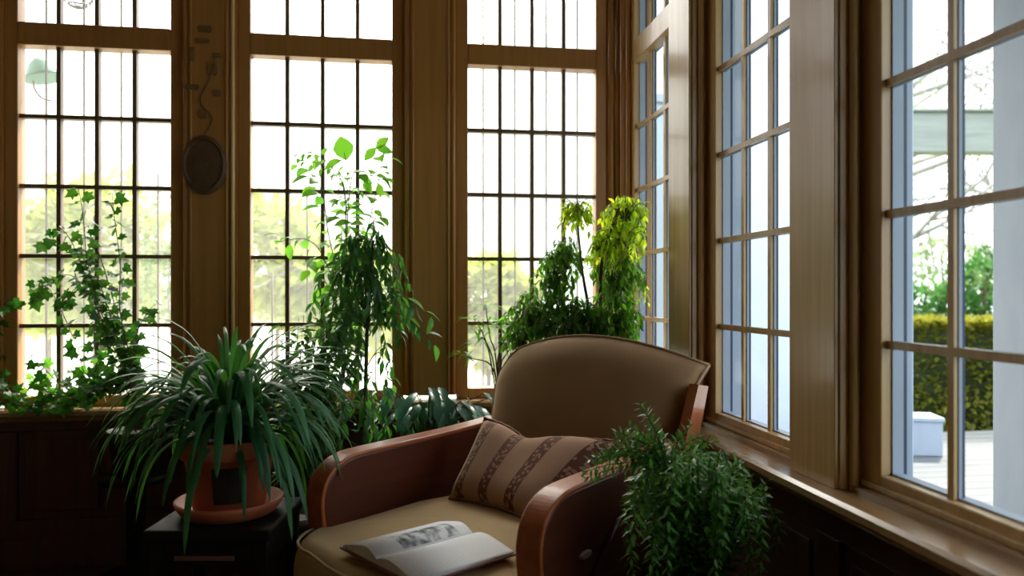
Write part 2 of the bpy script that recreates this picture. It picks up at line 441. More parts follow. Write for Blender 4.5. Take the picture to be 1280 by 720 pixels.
def window_right(n, y0, y1, g0, g1):
    X = W
    bm = bmesh.new(); z0, z1 = SZ+.013, GTOP+FR; gb = .748
    bx(bm, X, X+.045, y0, g0, z0, z1); bx(bm, X, X+.045, g1, y1, z0, z1)
    bx(bm, X, X+.045, g0, g1, z0, gb); bx(bm, X, X+.045, g0, g1, GTOP, z1)
    bx(bm, X-.006, X+.045, g0, g1, GT0, GT1)
    bx(bm, X-.008, X, y0+.012, y1-.012, SZ+.013, SZ+.028)
    win = obj('window_%d' % n, bm, M['oak'], kind='structure', bevel=.003)
    w = (g1-g0)/3; mw = .0088; h = (GT0-gb)/5
    bm = bmesh.new(); a, b = X+.045, X+.052
    bx(bm, a, b, y0, g0, z0-.06, z1); bx(bm, a, b, g1, y1, z0-.06, z1)
    bx(bm, a, b, g0, g1, z0-.06, gb); bx(bm, a, b, g0, g1, GTOP, z1); bx(bm, a, b, g0, g1, GT0, GT1)
    for k in (1, 2):
        bx(bm, X+.026, X+.033, g0+k*w-mw, g0+k*w+mw, gb, GT0); bx(bm, X+.026, X+.033, g0+k*w-mw, g0+k*w+mw, GT1, GTOP)
    for k in (1, 2, 3, 4): bx(bm, X+.026, X+.036, g0, g1, gb+k*h-mw, gb+k*h+mw)
    for q0, q1 in ((g0, g0+.004), (g1-.004, g1)): bx(bm, X+.026, X+.052, q0, q1, gb, GTOP)
    bx(bm, X+.026, X+.052, g0, g1, gb, gb+.004)
    obj('outer_frame', bm, M['white_paint'], win, label='white painted outer sash, daylight on the bar sides in the same white')  # white stands for exterior paint and for daylight on the bar sides
    bm = bmesh.new()
    for q0, q1 in ((y0, g0+.004), (g1-.004, y1)): bx(bm, X+.052, X+.060, q0, q1, z0-.06, z1)
    for k in (1, 2): bx(bm, X+.033, X+.039, g0+k*w-mw, g0+k*w+mw, gb, GTOP)
    obj('outer_strips', bm, M['navy'], win, label='thin navy strips outside the glass')  # thin dark blue strips along jambs and bars
    bm = bmesh.new()
    for k in (1, 2):
        bx(bm, X+.015, X+.022, g0+k*w-mw, g0+k*w+mw, gb, GT0); bx(bm, X+.015, X+.022, g0+k*w-mw, g0+k*w+mw, GT1, GTOP)
    for k in (1, 2, 3, 4): bx(bm, X+.013, X+.022, g0, g1, gb+k*h-mw, gb+k*h+mw)
    bx(bm, X+.013, X+.022, g0, g1, GT1+.39-mw, GT1+.39+mw)
    obj('muntin_grid', bm, M['oak'], win)
    obj('glass', sheet('x', X+.024, g0, g1, ((gb, GT0), (GT1, GTOP))), M['glass'], win, label='clear panes')
    return win
for i, (y0, y1) in enumerate(bays):
    window_right(4+i, y0, y1, y0+.074, y1-.074 if i else y1-.06)

# ------------------------------------------------------------------ wall hanging on the back post
px = (wins_back[0][1]+wins_back[1][0])/2 - .015
t = thing('wall_hanging', 'dark oval wooden plaque below a faint carved vine on the post between back windows', 'wall hanging', (px, D-.035, 1.69))
bm = bmesh.new()
for j, (s, y) in enumerate(((1, 0), (1, -.012), (.86, -.02), (.8, -.014), (.4, -.018))):
    ring = [bm.verts.new((.092*s*math.cos(2*PI*k/40), y-.001, .125*s*math.sin(2*PI*k/40))) for k in range(40)]
    if j: 
        for k in range(40): bm.faces.new((prev[k], prev[(k+1) % 40], ring[(k+1) % 40], ring[k]))
    else: bm.faces.new(ring)
    prev = ring
bm.faces.new(prev)
obj('plaque', bm, M['carved'], t, smooth=False)
bm = bmesh.new()
tube(bm, spline([(0, -.006, .12), (.03, -.006, .20), (-.015, -.006, .27), (.02, -.006, .36), (.045, -.006, .46)]), .004, .003, 5)
tube(bm, spline([(-.085, -.006, .32), (-.09, -.006, .40), (-.08, -.006, .49)]), .003, .002, 5)
obj('vine_stem', bm, M['relief'], t)
for (a, b, c, d) in ((.0, .58, .05, .03), (-.01, .53, .05, .02), (.05, .47, .03, .02), (.03, .41, .035, .05), (-.05, .33, .05, .025), (.05, .31, .03, .03), (-.01, .22, .03, .04), (-.05, .47, .02, .06)):
    bm = bmesh.new(); prism(bm, [(a-c/2, b-d/2), (a+c/2, b-d/2), (a+c*.6, b), (a+c/2, b+d/2), (a-c/2, b+d/2), (a-c*.6, b)], -.006, 0, 'y')
    obj('carved_tile', bm, M['relief'], t, bevel=.002)

# ------------------------------------------------------------------ armchair
CH = Vector((.351, 2.363, 0)); CR = -R(43)
chair = thing('armchair', 'tan velvet armchair with broad red-brown wooden arms in the window corner', 'armchair', CH, CR)
def cw(p):  # chair local -> world
    return Matrix.Rotation(CR, 4, 'Z') @ Vector(p) + CH

def arm_bm(lx, sgn):
    prof = [(.42, .16), (.42, .655)]
    for a, b in ((.30, .650), (.1, .648), (-.15, .650), (-.32, .650), (-.375, .643), (-.42, .625), (-.45, .595), (-.465, .555), (-.467, .51), (-.458, .45), (-.445, .38), (-.435, .28), (-.43, .16)):
        prof.append((a, b))
    bm = bmesh.new(); prism(bm, prof, lx-.034, lx+.034, 'x')
    return bm
def arm_lit_top(lx):
    bm = bmesh.new()
    top = [(.43, .655), (.30, .650), (.1, .648), (-.15, .650), (-.32, .650), (-.375, .643), (-.42, .625), (-.452, .595), (-.468, .555), (-.470, .51), (-.461, .45)]
    top = [(p.x, p.y) for p in spline([(a, b, 0) for a, b in top], 4)]
    n = len(top)
    def off(i, d):
        a = Vector(top[max(i-1, 0)]); b = Vector(top[min(i+1, n-1)]); tt = (b-a).normalized(); nn = Vector((tt.y, -tt.x))
        if nn.y - nn.x < 0: nn = -nn
        return Vector(top[i]) + nn*d
    poly = [tuple(off(i, .010)) for i in range(n)] + [tuple(off(i, -.004)) for i in range(n-1, -1, -1)]
    prism(bm, poly, lx-.036, lx+.036, 'x')
    return bm
for lx in (-.375, .375):
    a = obj('arm', arm_bm(lx, 1), M['mahogany'], chair, bevel=.006)
    obj('arm_lit_top', arm_lit_top(lx), M['cap'], a, bevel=.005, label='top of the arm, its lit wood in lighter orange-brown colour')
# outer side details on the right arm: small pale oval and slanting brace
bm = bmesh.new()
for j, (s, x) in enumerate(((1, .409), (1, .414), (.8, .418), (.3, .419))):
    ring = [bm.verts.new((x, -.265+.030*s*math.cos(2*PI*k/24), .475+.010*s*math.sin(2*PI*k/24))) for k in range(24)]
    if j:
        for k in range(24): bm.faces.new((prev[k], prev[(k+1) % 24], ring[(k+1) % 24], ring[k]))
    prev = ring
bm.faces.new(prev)
obj('side_oval', bm, mat('pale_oval', .4, (.34, .24, .19)), chair, label='pale oval on the outer side')
bm = bmesh.new(); tube(bm, [(.417, -.24, .40), (.417, -.08, .53)], .008, .008, 8)
obj('side_brace', bm, M['mahogany'], chair)

# seat cushion, bow fronted T shape
def tseat():
    o = [(-.34, .30), (-.34, -.435), (-.385, -.445)]
    cx, cy, r = -.22, -.455, .172
    for k in range(7):
        a = PI - (k+.6)*(PI/2)/6.6*.95
        o.append((cx+r*math.cos(a), cy - r*math.sin(a)*1.0))
    o.append((-.12, -.668)); o.append((-.04, -.688))
    return o + [(-x, y) for x, y in reversed(o)]
out = tseat()
def loft(out, layers, cap=((.93, 0), (.75, .010), (.5, .018), (.2, .022))):
    bm = bmesh.new(); n = len(out); P = [Vector((x, y)) for x, y in out]
    # inward normals
    ar = sum(P[i].x*P[(i+1) % n].y - P[(i+1) % n].x*P[i].y for i in range(n))
    def inset(d):
        r = []
        for i in range(n):
            t1 = (P[i]-P[i-1]).normalized(); t2 = (P[(i+1) % n]-P[i]).normalized()
            nn = Vector((-(t1+t2).y, (t1+t2).x)); nn.normalize()
            if ar < 0: nn = -nn
            r.append(P[i] + nn*d)
        return r
    rings = []
    for z, d in layers:
        rings.append([bm.verts.new((p.x, p.y, z)) for p in inset(d)])
    c = Vector((0, -.2)); top = inset(layers[-1][1]); zt = layers[-1][0]
    for s, dz in cap:
        rings.append([bm.verts.new((c.x+(p.x-c.x)*s, c.y+(p.y-c.y)*s, zt+dz)) for p in top])
    for a, b in zip(rings, rings[1:]):
        for k in range(n):
            f = bm.faces.new((a[k], a[(k+1) % n], b[(k+1) % n], b[k])); f.smooth = True
    bm.faces.new(rings[0]); bm.faces.new(rings[-1])
    return bm
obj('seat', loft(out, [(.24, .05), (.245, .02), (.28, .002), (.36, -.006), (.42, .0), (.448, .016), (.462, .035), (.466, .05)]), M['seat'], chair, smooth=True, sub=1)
bm = bmesh.new()
for zz, dd in ((.462, .018),):
    P3 = [Vector((x*.985, y*.985-.001, .452)) for x, y in out[2:-2]]
    tube(bm, P3, .0045, .0045, 6)
obj('seat_piping', bm, M['seat'], chair)
obj('seat_rail', BX((-.335, .335, -.60, .36, .15, .238)), M['mahogany'], chair, bevel=.008)
for sx in (-1, 1):
    for y in (-.42, .38):
        bm = bmesh.new(); lathe(bm, [(.018, -.073), (.024, -.05), (.03, .10), (.036, .16)], 16, (sx*.385, y, 0))
        obj('leg', bm, M['mahogany'], chair)

def back_pt(s, t, depth):
    a = abs(s)
    zt = .985 - (.100 if s < 0 else .078)*a**2.1 - .10*max(0, (a-.72)/.28)**2.2*(.6 if s < 0 else .10)
    z0 = .40
    z = z0 + t*(zt-z0)
    hw = .372 + .030*t**1.5 + (.040*a**4*t**4 if s > 0 else .03*a**6*t**4)
    ly = .275 + .185*t + .045*max(0, (t-.82)/.18)**2.4 + .020*max(0, (a-.84)/.16)**2.4 + .020*a**4*t + .010*a**8*t
    bul = .040*(1-a**4)*math.sin(PI*min(1, t))**.7 if 0 < t < 1 else 0
    th = .10*(1-.55*max(0, (a-.86)/.14)**2)*(1-.55*max(0, (t-.9)/.1)**2)
    if depth == 0: ly -= bul
    else: ly += th*depth
    return Vector((s*hw, ly, z))
def back_shell(d0, d1, ns=36, nt=22, sx=1.0, s0=-1, s1=1, grow=0):
    bm = bmesh.new()
    F = [[None]*(ns+1) for _ in range(nt+1)]; B = [[None]*(ns+1) for _ in range(nt+1)]
    for j in range(nt+1):
        for i in range(ns+1):
            s = s0 + (s1-s0)*i/ns; t = j/nt
            p = back_pt(s, t, d0); q = back_pt(s, t, d1)
            p.x *= sx; q.x *= sx; p.z += grow*t; q.z += grow*t
            F[j][i] = bm.verts.new(p); B[j][i] = bm.verts.new(q)
    for j in range(nt):
        for i in range(ns):
            bm.faces.new((F[j][i], F[j][i+1], F[j+1][i+1], F[j+1][i])); bm.faces.new((B[j][i], B[j+1][i], B[j+1][i+1], B[j][i+1]))
    for j in range(nt):
        bm.faces.new((F[j][0], F[j+1][0], B[j+1][0], B[j][0])); bm.faces.new((F[j][ns], B[j][ns], B[j+1][ns], F[j+1][ns]))
    for i in range(ns):
        bm.faces.new((F[0][i], B[0][i], B[0][i+1], F[0][i+1])); bm.faces.new((F[nt][i], F[nt][i+1], B[nt][i+1], B[nt][i]))
    return bm
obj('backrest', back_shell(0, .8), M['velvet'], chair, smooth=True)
obj('back_frame', back_shell(.82, 1.25, sx=.985, grow=-.012), M['mahogany'], chair, smooth=True, label='red-brown wooden shell behind the upholstery')
bm = bmesh.new()
for rr in (0,):
    tube(bm, [back_pt(s/20, 1, .05) + Vector((0, 0, .001)) for s in range(-20, 21)], .006, .006, 8)
    tube(bm, [back_pt(1, t/16, .05) for t in range(4, 17)], .006, .006, 8); tube(bm, [back_pt(-1, t/16, .05) for t in range(4, 17)], .006, .006, 8)
obj('back_piping', bm, M['velvet'], chair)
bm = bmesh.new()
prism(bm, [(.26, .40), (.38, .40), (.45, .60), (.53, .83), (.435, .845), (.365, .70), (.305, .55)], .380, .412, 'x')
bmesh.ops.rotate(bm, verts=bm.verts, cent=(.41, .4, .3), matrix=Matrix.Rotation(R(4), 3, 'Y'))
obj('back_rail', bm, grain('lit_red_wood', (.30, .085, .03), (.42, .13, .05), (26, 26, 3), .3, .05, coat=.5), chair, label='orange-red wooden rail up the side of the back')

# ------------------------------------------------------------------ pillow
BL, BR_, TL, TR = cw((-.20, -.07, .480)), cw((.20, -.15, .485)), cw((-.225, .155, .705)), cw((.275, .19, .675))
ctr = (BL+BR_+TL+TR)/4
pil = thing('throw_pillow', 'dusty rose pillow with dark red woven bands leaning on the armchair back', 'pillow', ctr)
def pil_pt(u, v, side):
    # u,v in 0..1 ; corners pinched out, edges bowed in, dip in the top edge
    uu = u; p = BL.lerp(BR_, uu).lerp(TL.lerp(TR, uu), v)
    e1 = (BR_-BL).normalized(); e2 = (TL-BL).normalized()
    n = e1.cross(e2).normalized()
    if n.y > 0: n = -n
    a = 2*u-1; b = 2*v-1
    p = p - e2*.018*(1-a*a)*b*abs(b) - e1*.018*(1-b*b)*a*abs(a)
    p = p - e2*.045*max(0, b)**3*math.exp(-((u-.44)/.17)**2)
    th = .062*max(0, (1-a**4))**.55*max(0, (1-b**4))**.55
    th *= 1 - .25*math.exp(-((u-.44)/.12)**2)*max(0, b)
    return p + n*th*side
bm = bmesh.new(); uvl = bm.loops.layers.uv.new('UVMap'); NU, NV = 30, 22
G = {}
for sd in (1, -1):
    for i in range(NU+1):
        for j in range(NV+1):
            if sd == -1 and (i in (0, NU) or j in (0, NV)): G[sd, i, j] = G[1, i, j]
            else: G[sd, i, j] = bm.verts.new(pil_pt(i/NU, j/NV, sd) - ctr)
for sd in (1, -1):
    for i in range(NU):
        for j in range(NV):
            ids = [(i, j), (i+1, j), (i+1, j+1), (i, j+1)]
            if sd == -1: ids.reverse()
            f = bm.faces.new([G[sd, a, b] for a, b in ids]); f.smooth = True
            for lp, (a, b) in zip(f.loops, ids): lp[uvl].uv = (a/NU, b/NV)
obj('pillow_cover', bm, M['pillow'], pil)
bm = bmesh.new()
edge = [pil_pt(i/40, 1, 0)-ctr for i in range(41)]
for ph in (0, PI):
    tube(bm, [p + Vector((0, 0, 1))*.005*math.cos(k*1.1+ph) + Vector((.7, -.7, 0))*.005*math.sin(k*1.1+ph) for k, p in enumerate(edge)], .0045, .0045, 6)
obj('braid_trim', bm, M['braid'], pil, label='twisted cord along the top seam')
bm = bmesh.new()
tube(bm, [pil_pt(0, i/24, 0)-ctr for i in range(25)], .003, .003, 6)
tube(bm, [pil_pt(i/24, 0, 0)-ctr for i in range(25)], .004, .004, 6)
obj('side_seam', bm, M['braid'], pil)

# ------------------------------------------------------------------ open book
book = thing('open_book', 'open book with white pages lying face up on the armchair seat', 'book', (.069, 1.941, .487), -R(57))
PWd, PH = .165, .30
def page_curve(side, n=20, lift=.026, roll=0):
    pts = []
    for i in range(n+1):
        t = i/n
        z = .006 + lift*math.sin(min(1, t*2.2)*PI/2)*(1-t)**.8 + .008*(1-t)
        pts.append((side*PWd*t, z))
    return pts
def page_block(side, lift):
    top = page_curve(side, lift=lift); bm = bmesh.new(); uv = bm.loops.layers.uv.new('UVMap')
    n = len(top)
    V = {}
    for k, y in enumerate((-PH/2, PH/2)):
        for i, (x, z) in enumerate(top):
            V[k, i, 1] = bm.verts.new((x, y, z)); V[k, i, 0] = bm.verts.new((x, y, .002))
    for i in range(n-1):
        f = bm.faces.new((V[0, i, 1], V[0, i+1, 1], V[1, i+1, 1], V[1, i, 1])); f.smooth = True
        for lp in f.loops:
            c = lp.vert.co; lp[uv].uv = (abs(c.x)/PWd, (c.y+PH/2)/PH)
        bm.faces.new((V[0, i, 0], V[0, i+1, 0], V[1, i+1, 0], V[1, i, 0]))
        for k in (0, 1): bm.faces.new((V[k, i, 0], V[k, i+1, 0], V[k, i+1, 1], V[k, i, 1]))
    bm.faces.new((V[0, n-1, 0], V[1, n-1, 0], V[1, n-1, 1], V[0, n-1, 1])); bm.faces.new((V[0, 0, 0], V[0, 0, 1], V[1, 0, 1], V[1, 0, 0]))
    return bm
def page_mat(name, picture):
    m = mat(name, .7, (.86, .88, .92)); nt = m.node_tree; b = nt.nodes['Principled BSDF']
    uv = nt.nodes.new('ShaderNodeUVMap'); sp = nt.nodes.new('ShaderNodeSeparateXYZ'); nt.links.new(uv.outputs[0], sp.inputs[0])
    def M1(op, a, bb=None, c=None):
        x = nt.nodes.new('ShaderNodeMath'); x.operation = op
        for i, v in enumerate((a, bb, c)):
            if v is None: continue
            if isinstance(v, (int, float)): x.inputs[i].default_value = v
            else: nt.links.new(v, x.inputs[i])
        return x.outputs[0]
    U, V = sp.outputs[0], sp.outputs[1]
    # faint lines of print within the margins
    ln = M1('GREATER_THAN', M1('FRACT', M1('MULTIPLY', V, 26)), .55)
    box = M1('MULTIPLY', M1('LESS_THAN', M1('ABSOLUTE', M1('SUBTRACT', U, .52)), .38), M1('LESS_THAN', M1('ABSOLUTE', M1('SUBTRACT', V, .5)), .42))
    fac = M1('MULTIPLY', M1('MULTIPLY', ln, box), .07)
    mx = nt.nodes.new('ShaderNodeMix'); mx.data_type = 'RGBA'; nt.links.new(fac, mx.inputs[0])
    mx.inputs[6].default_value = (.87, .89, .93, 1); mx.inputs[7].default_value = (.25, .26, .30, 1)
    outc = mx.outputs[2]
    if picture:
        n = nt.nodes.new('ShaderNodeTexNoise'); n.inputs['Scale'].default_value = 1; n.inputs['Detail'].default_value = 4
        mp = nt.nodes.new('ShaderNodeMapping'); mp.inputs['Scale'].default_value = (3.5, 11, 1)
        nt.links.new(uv.outputs[0], mp.inputs[0]); nt.links.new(mp.outputs[0], n.inputs['Vector'])
        inp = M1('MULTIPLY', M1('LESS_THAN', M1('ABSOLUTE', M1('SUBTRACT', U, .30)), .26), M1('LESS_THAN', M1('ABSOLUTE', M1('SUBTRACT', V, .58)), .30))
        cc = ramp(nt, n.outputs[0], [(.36, (.05, .055, .07)), (.48, (.32, .34, .38)), (.58, (.72, .74, .78))])
        m2 = nt.nodes.new('ShaderNodeMix'); m2.data_type = 'RGBA'; nt.links.new(inp, m2.inputs[0]); nt.links.new(outc, m2.inputs[6]); nt.links.new(cc, m2.inputs[7]); outc = m2.outputs[2]
    nt.links.new(outc, b.inputs['Base Color'])
    return m
pl = obj('page', page_block(-1, .030), page_mat('illustrated_page', True), book, label='left page with a grey picture')
pr = obj('page', page_block(1, .022), page_mat('printed_page', False), book, label='right page of faint print')
obj('cover', BX((-PWd-.006, PWd+.006, -PH/2-.006, PH/2+.006, -.003, .002)), M['cover'], book, bevel=.001, label='red-brown cover')

# the seat stands high on its legs: final size and standing place of the chair, pillow and book
K = .94
def resize(root, k=K):
    def walk(o):
        for c in o.children:
            c.data.transform(Matrix.Scale(k, 4)); walk(c)
    walk(root)
bpy.context.view_layer.update()
for r_ in (pil, book, chair): resize(r_)
for r_ in (pil, book): r_.location = Vector((r_.location.x*K, r_.location.y*K, r_.location.z*K + CAM_Z*(1-K)))
def lift(o, dz):
    for c in o.children: c.data.transform(Matrix.Translation((0, 0, dz))); lift(c, dz)
lift(chair, CAM_Z*(1-K)); chair.location = (CH.x*K, CH.y*K, 0)

# ------------------------------------------------------------------ stool, pot, strap-leaved plant
SP = at(287, 645, 2.12)
SPx, SPy = SP.x, SP.y
st = thing('plant_stool', 'low black wooden stool under the terracotta pot of strappy leaves', 'stool', (SPx, SPy, 0), -YAW)
obj('stool_top', BX((-.165, .165, -.165, .165, .50, .53)), M['black_wood'], st, bevel=.006)
obj('apron', BX((-.15, .15, -.15, -.13, .43, .50), (-.15, .15, .13, .15, .43, .50), (-.15, -.13, -.13, .13, .43, .50), (.13, .15, -.13, .13, .43, .50)), M['black_wood'], st, bevel=.002)
for sx in (-1, 1):
    for sy in (-1, 1): obj('leg', BX((sx*.138-.016, sx*.138+.016, sy*.138-.016, sy*.138+.016, 0, .50)), M['black_wood'], st, bevel=.003)
obj('shelf', BX((-.14, .14, -.13, .13, .16, .18)), grain('brown_shelf_wood', (.03, .016, .013), (.05, .026, .02), (3, 20, 20), .6, .05, spec=.2), st, bevel=.003, label='brown lower shelf')

obj('drawer_pull', BX((-.085, .07, -.161, -.150, .450, .461)), mat('brown_pull', .4, (.16, .07, .05)), st, bevel=.002, label='red-brown bar on the front apron')
pot = thing('potted_strap_leaf_plant', 'big spray of long arching dark leaves in a terracotta pot on the black stool', 'potted plant', (SPx, SPy, .53))
bm = bmesh.new(); lathe(bm, [(.10, .0), (.125, .004), (.143, .03), (.146, .042), (.138, .044), (.118, .014), (.05, .010)], 40)
obj('saucer', bm, M['terra'], pot, label='round terracotta saucer')
bm = bmesh.new(); lathe(bm, [(.088, .014), (.095, .02), (.118, .160), (.128, .164), (.133, .172), (.133, .210), (.128, .216), (.118, .214), (.115, .19), (.09, .188)], 40)
obj('pot', bm, M['terra'], pot)
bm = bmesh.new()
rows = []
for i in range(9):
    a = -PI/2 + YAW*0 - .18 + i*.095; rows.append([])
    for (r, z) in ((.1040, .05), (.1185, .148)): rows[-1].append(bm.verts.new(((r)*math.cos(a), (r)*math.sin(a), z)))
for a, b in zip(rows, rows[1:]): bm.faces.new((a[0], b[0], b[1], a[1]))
o = obj('pot_shade_patch', bm, M['terra_dark'], pot, label='dark square patch of shade on the pot front'); sm = o.modifiers.new('s', 'SOLIDIFY'); sm.thickness = .003; sm.offset = 0  # thin dark patch holds the shade on the pot front
bm = bmesh.new(); lathe(bm, [(.114, .192), (.05, .20), (.001, .202)], 24)
obj('soil', bm, M['soil'], pot)
bm = bmesh.new()
bm2 = bmesh.new()
base = Vector((0, 0, .20))
def straps(bm, n, elr, Lr, Wr, sagr, rad=.03, azf=None):
    for i in range(n):
        az = azf() if azf else random.uniform(0, 2*PI)
        el = R(random.uniform(*elr)); L = random.uniform(*Lr)
        strap(bm, base + Vector((math.cos(az), math.sin(az), 0))*random.uniform(0, rad), az, el, L, random.uniform(*Wr), 14, random.uniform(*sagr), random.uniform(-.25, .25))
straps(bm2, 60, (48, 84), (.32, .47), (.014, .024), (1.3, 2.1))
straps(bm2, 30, (60, 86), (.34, .48), (.012, .020), (.9, 1.5))
straps(bm2, 40, (56, 80), (.38, .48), (.012, .02), (.9, 1.3))
straps(bm2, 46, (25, 62), (.28, .42), (.016, .026), (1.4, 2.2))
def sidew():
    return random.choice((R(180), R(0))) + R(random.uniform(-50, 50)) - YAW
straps(bm2, 56, (42, 76), (.34, .47), (.012, .022), (1.1, 1.8), azf=sidew)
for a, b, c, d in ((-95, 80, .46, .034), (-60, 74, .5, .028), (-130, 66, .46, .030), (-150, 62, .48, .026), (-35, 68, .52, .028), (-75, 62, .44, .028), (-108, 72, .42, .026)):
    strap(bm2, base, R(a)-YAW, R(b), c, d, 16, 1.55)
bm.free()
obj('foliage', bm2, M['spider'], pot)

# ------------------------------------------------------------------ stems with leaves
def leafy_stem(bmL, bmS, ctrl, step, size, wr, droop, sr=(.003, .0015), kind='ov', hang=.5, spread=.35, prof=OV, petiole=.4, t0=0):
    pts = spline(ctrl, 8)
    tube(bmS, pts, sr[0], sr[1], 5)
    acc = 0; nxt = 0; tot = sum((b-a).length for a, b in zip(pts, pts[1:])); run = 0
    k = 0
    for a, b in zip(pts, pts[1:]):
        seg = (b-a).length
        while nxt <= run + seg:
            if nxt/tot >= t0:
                p = a.lerp(b, (nxt-run)/max(seg, 1e-6)); td = (b-a).normalized()
                az = k*2.4 + random.uniform(-.5, .5)
                s, u = frame_of(td)
                o_ = s*math.cos(az) + u*math.sin(az)
                d = (o_ + td*.5 + Vector((0, 0, -1))*hang*random.uniform(.4, 1.4) + rnd(.25)).normalized()
                S = size*random.uniform(.65, 1.15)
                q = p + d*S*petiole*random.uniform(.5, 1)
                if petiole > .15: tube(bmS, [p, q], .0009, .0008, 3)
                if kind == 'ivy': ivy_leaf(bmL, q, (d + Vector((0, 0, -.6))).normalized(), (Vector((0, -1, .5)) + rnd(.7)).normalized(), S)
                else: leaf(bmL, q, d, S, S*wr, droop, prof=prof, up=(Vector((0, 0, 1))+rnd(.5)))
            k += 1; nxt += step*random.uniform(.7, 1.3)
        run += seg

def simple_pot(root, r, h, m, seg=28):
    bm = bmesh.new(); lathe(bm, [(r*.72, 0), (r*.76, .004), (r*.95, h*.8), (r*1.04, h*.82), (r*1.04, h), (r*.96, h), (r*.94, h*.9), (r*.5, h*.89)], seg)
    obj('pot', bm, m, root)
    bm = bmesh.new(); lathe(bm, [(r*.94, h*.90), (r*.4, h*.93), (.001, h*.935)], 20)
    obj('soil', bm, M['soil'], root)

def rel(pts, o): return [Vector(p) - Vector(o) for p in pts]

# ivy trained up the first back window, pot on the floor stand behind the strap-leaved plant
o0 = at(170, 520, 3.02); o0.z = 0
ivy = thing('potted_ivy', 'dark ivy climbing across the lower panes of the back window furthest from the corner', 'potted plant', o0)
bm = bmesh.new(); lathe(bm, [(.15, 0), (.155, .01), (.05, .03), (.035, .06), (.035, .36), (.06, .39), (.14, .40), (.14, .42), (.05, .42)], 24)
obj('pedestal', bm, M['black_wood'], ivy)
bm = bmesh.new(); lathe(bm, [(.075, .42), (.08, .424), (.10, .56), (.108, .565), (.108, .60), (.10, .60), (.095, .585), (.04, .584)], 28)
obj('pot', bm, M['terra_dark'], ivy)
bm = bmesh.new(); lathe(bm, [(.096, .585), (.001, .59)], 20); obj('soil', bm, M['soil'], ivy)
bL, bS = bmesh.new(), bmesh.new()
Zi = 3.05
def A(px, py, z=Zi): return at(px, py, z)
b0 = Vector((o0.x, o0.y, .59))
for pth in ([(160, 470), (120, 440), (118, 380), (90, 345), (60, 350), (38, 362)],
            [(160, 470), (135, 420), (105, 340), (88, 300), (72, 285), (60, 305)],
            [(165, 460), (130, 400), (110, 330), (104, 270), (98, 235)],
            [(165, 460), (150, 390), (150, 330), (142, 265), (140, 240)],
            [(160, 470), (110, 470), (95, 430), (60, 360), (35, 380)],
            [(160, 470), (120, 480), (96, 482), (80, 488)],
            [(160, 475), (100, 490), (75, 480), (50, 455), (38, 450)],
            [(160, 475), (110, 500), (60, 490), (45, 478)],
            [(165, 470), (170, 420), (185, 390), (195, 380)],
            [(150, 480), (80, 505), (30, 500), (5, 480), (-10, 440), (-4, 395), (12, 372)],
            [(150, 480), (80, 505), (20, 505), (0, 490), (-15, 470)],
            [(160, 470), (130, 370), (115, 345), (90, 365), (75, 380)],
            [(165, 460), (140, 370), (125, 320), (112, 290), (118, 280)]):
    z = Zi + random.uniform(-.05, .05)
    leafy_stem(bL, bS, rel([b0] + [A(a, b, z) for a, b in pth], o0), .022, .046, 1, .1, (.003, .0012), 'ivy', .3, petiole=.5, t0=.22)
obj('foliage', bL, M['ivy'], ivy); obj('stems', bS, M['bark'], ivy)

# small bright ivy sprig at the foot of the first window
o1 = at(82, 500, 3.1); o1.z = .668
sp = thing('ivy_sprig', 'bright green ivy sprig against the lowest panes of the back window furthest from the corner', 'ivy', o1)
bL, bS = bmesh.new(), bmesh.new()
for pth in ([(92, 503), (60, 490), (42, 465), (38, 450)], [(92, 503), (62, 480), (50, 446)], [(92, 503), (55, 488), (50, 478)], [(92, 503), (112, 485), (110, 450)], [(92, 503), (90, 480), (98, 462)], [(92, 503), (70, 500), (38, 495), (15, 492)]):
    leafy_stem(bL, bS, rel([A(a, b, 3.12) for a, b in pth], o1), .030, .040, 1, .1, (.002, .001), 'ivy', .3, petiole=.5, t0=.3)
obj('foliage', bL, M['vine'], sp); obj('stems', bS, M['stem'], sp)

# bright broad-leaved climber in front of the middle back window
o2 = at(400, 560, 3.14); o2.z = 0
vn = thing('potted_vine', 'tall bright green vine with heart-shaped leaves before the middle back window', 'potted plant', o2)
simple_pot(vn, .13, .30, M['terra_dark'])
bL, bS = bmesh.new(), bmesh.new()
b0 = Vector((o2.x, o2.y, .28)); Zv = 3.05
for pth, sz, stp in (([(425, 500), (440, 380), (432, 300), (435, 220), (430, 190)], .055, .11),
                     ([(425, 500), (436, 380), (440, 330), (462, 285), (474, 268)], .06, .05),
                     ([(425, 500), (430, 400), (408, 330), (385, 300), (346, 302)], .055, .05),
                     ([(425, 500), (428, 380), (410, 290), (405, 250), (398, 230), (390, 210)], .06, .040),
                     ([(425, 500), (440, 400), (452, 320), (468, 250), (480, 195), (486, 185)], .055, .07),
                     ([(425, 500), (440, 400), (448, 250), (470, 215), (484, 205)], .055, .07),
                     ([(425, 500), (425, 400), (412, 360), (384, 330), (384, 322)], .06, .07),
                     ([(425, 500), (432, 260), (410, 205), (380, 190), (370, 210)], .035, .05),
                     ([(425, 500), (432, 260), (420, 220), (400, 205), (376, 200)], .03, .05),
                     ([(425, 500), (436, 250), (450, 215), (474, 225), (482, 222)], .05, .06),
                     ([(425, 500), (430, 420), (448, 340), (442, 300), (455, 290)], .06, .045)):
    z = Zv + random.uniform(-.06, .06)
    leafy_stem(bL, bS, rel([b0] + [A(a, b, z) for a, b in pth], o2), stp*.42, sz*1.2, .62, .35, (.003, .0014), hang=.55, t0=.45)
p = A(433, 200, Zv) - o2
leaf(bL, p, Vector((-.25, 0, 1)), .10, .085, .05, up=Vector((0, -1, .1)))
p = A(470, 185, Zv) - o2
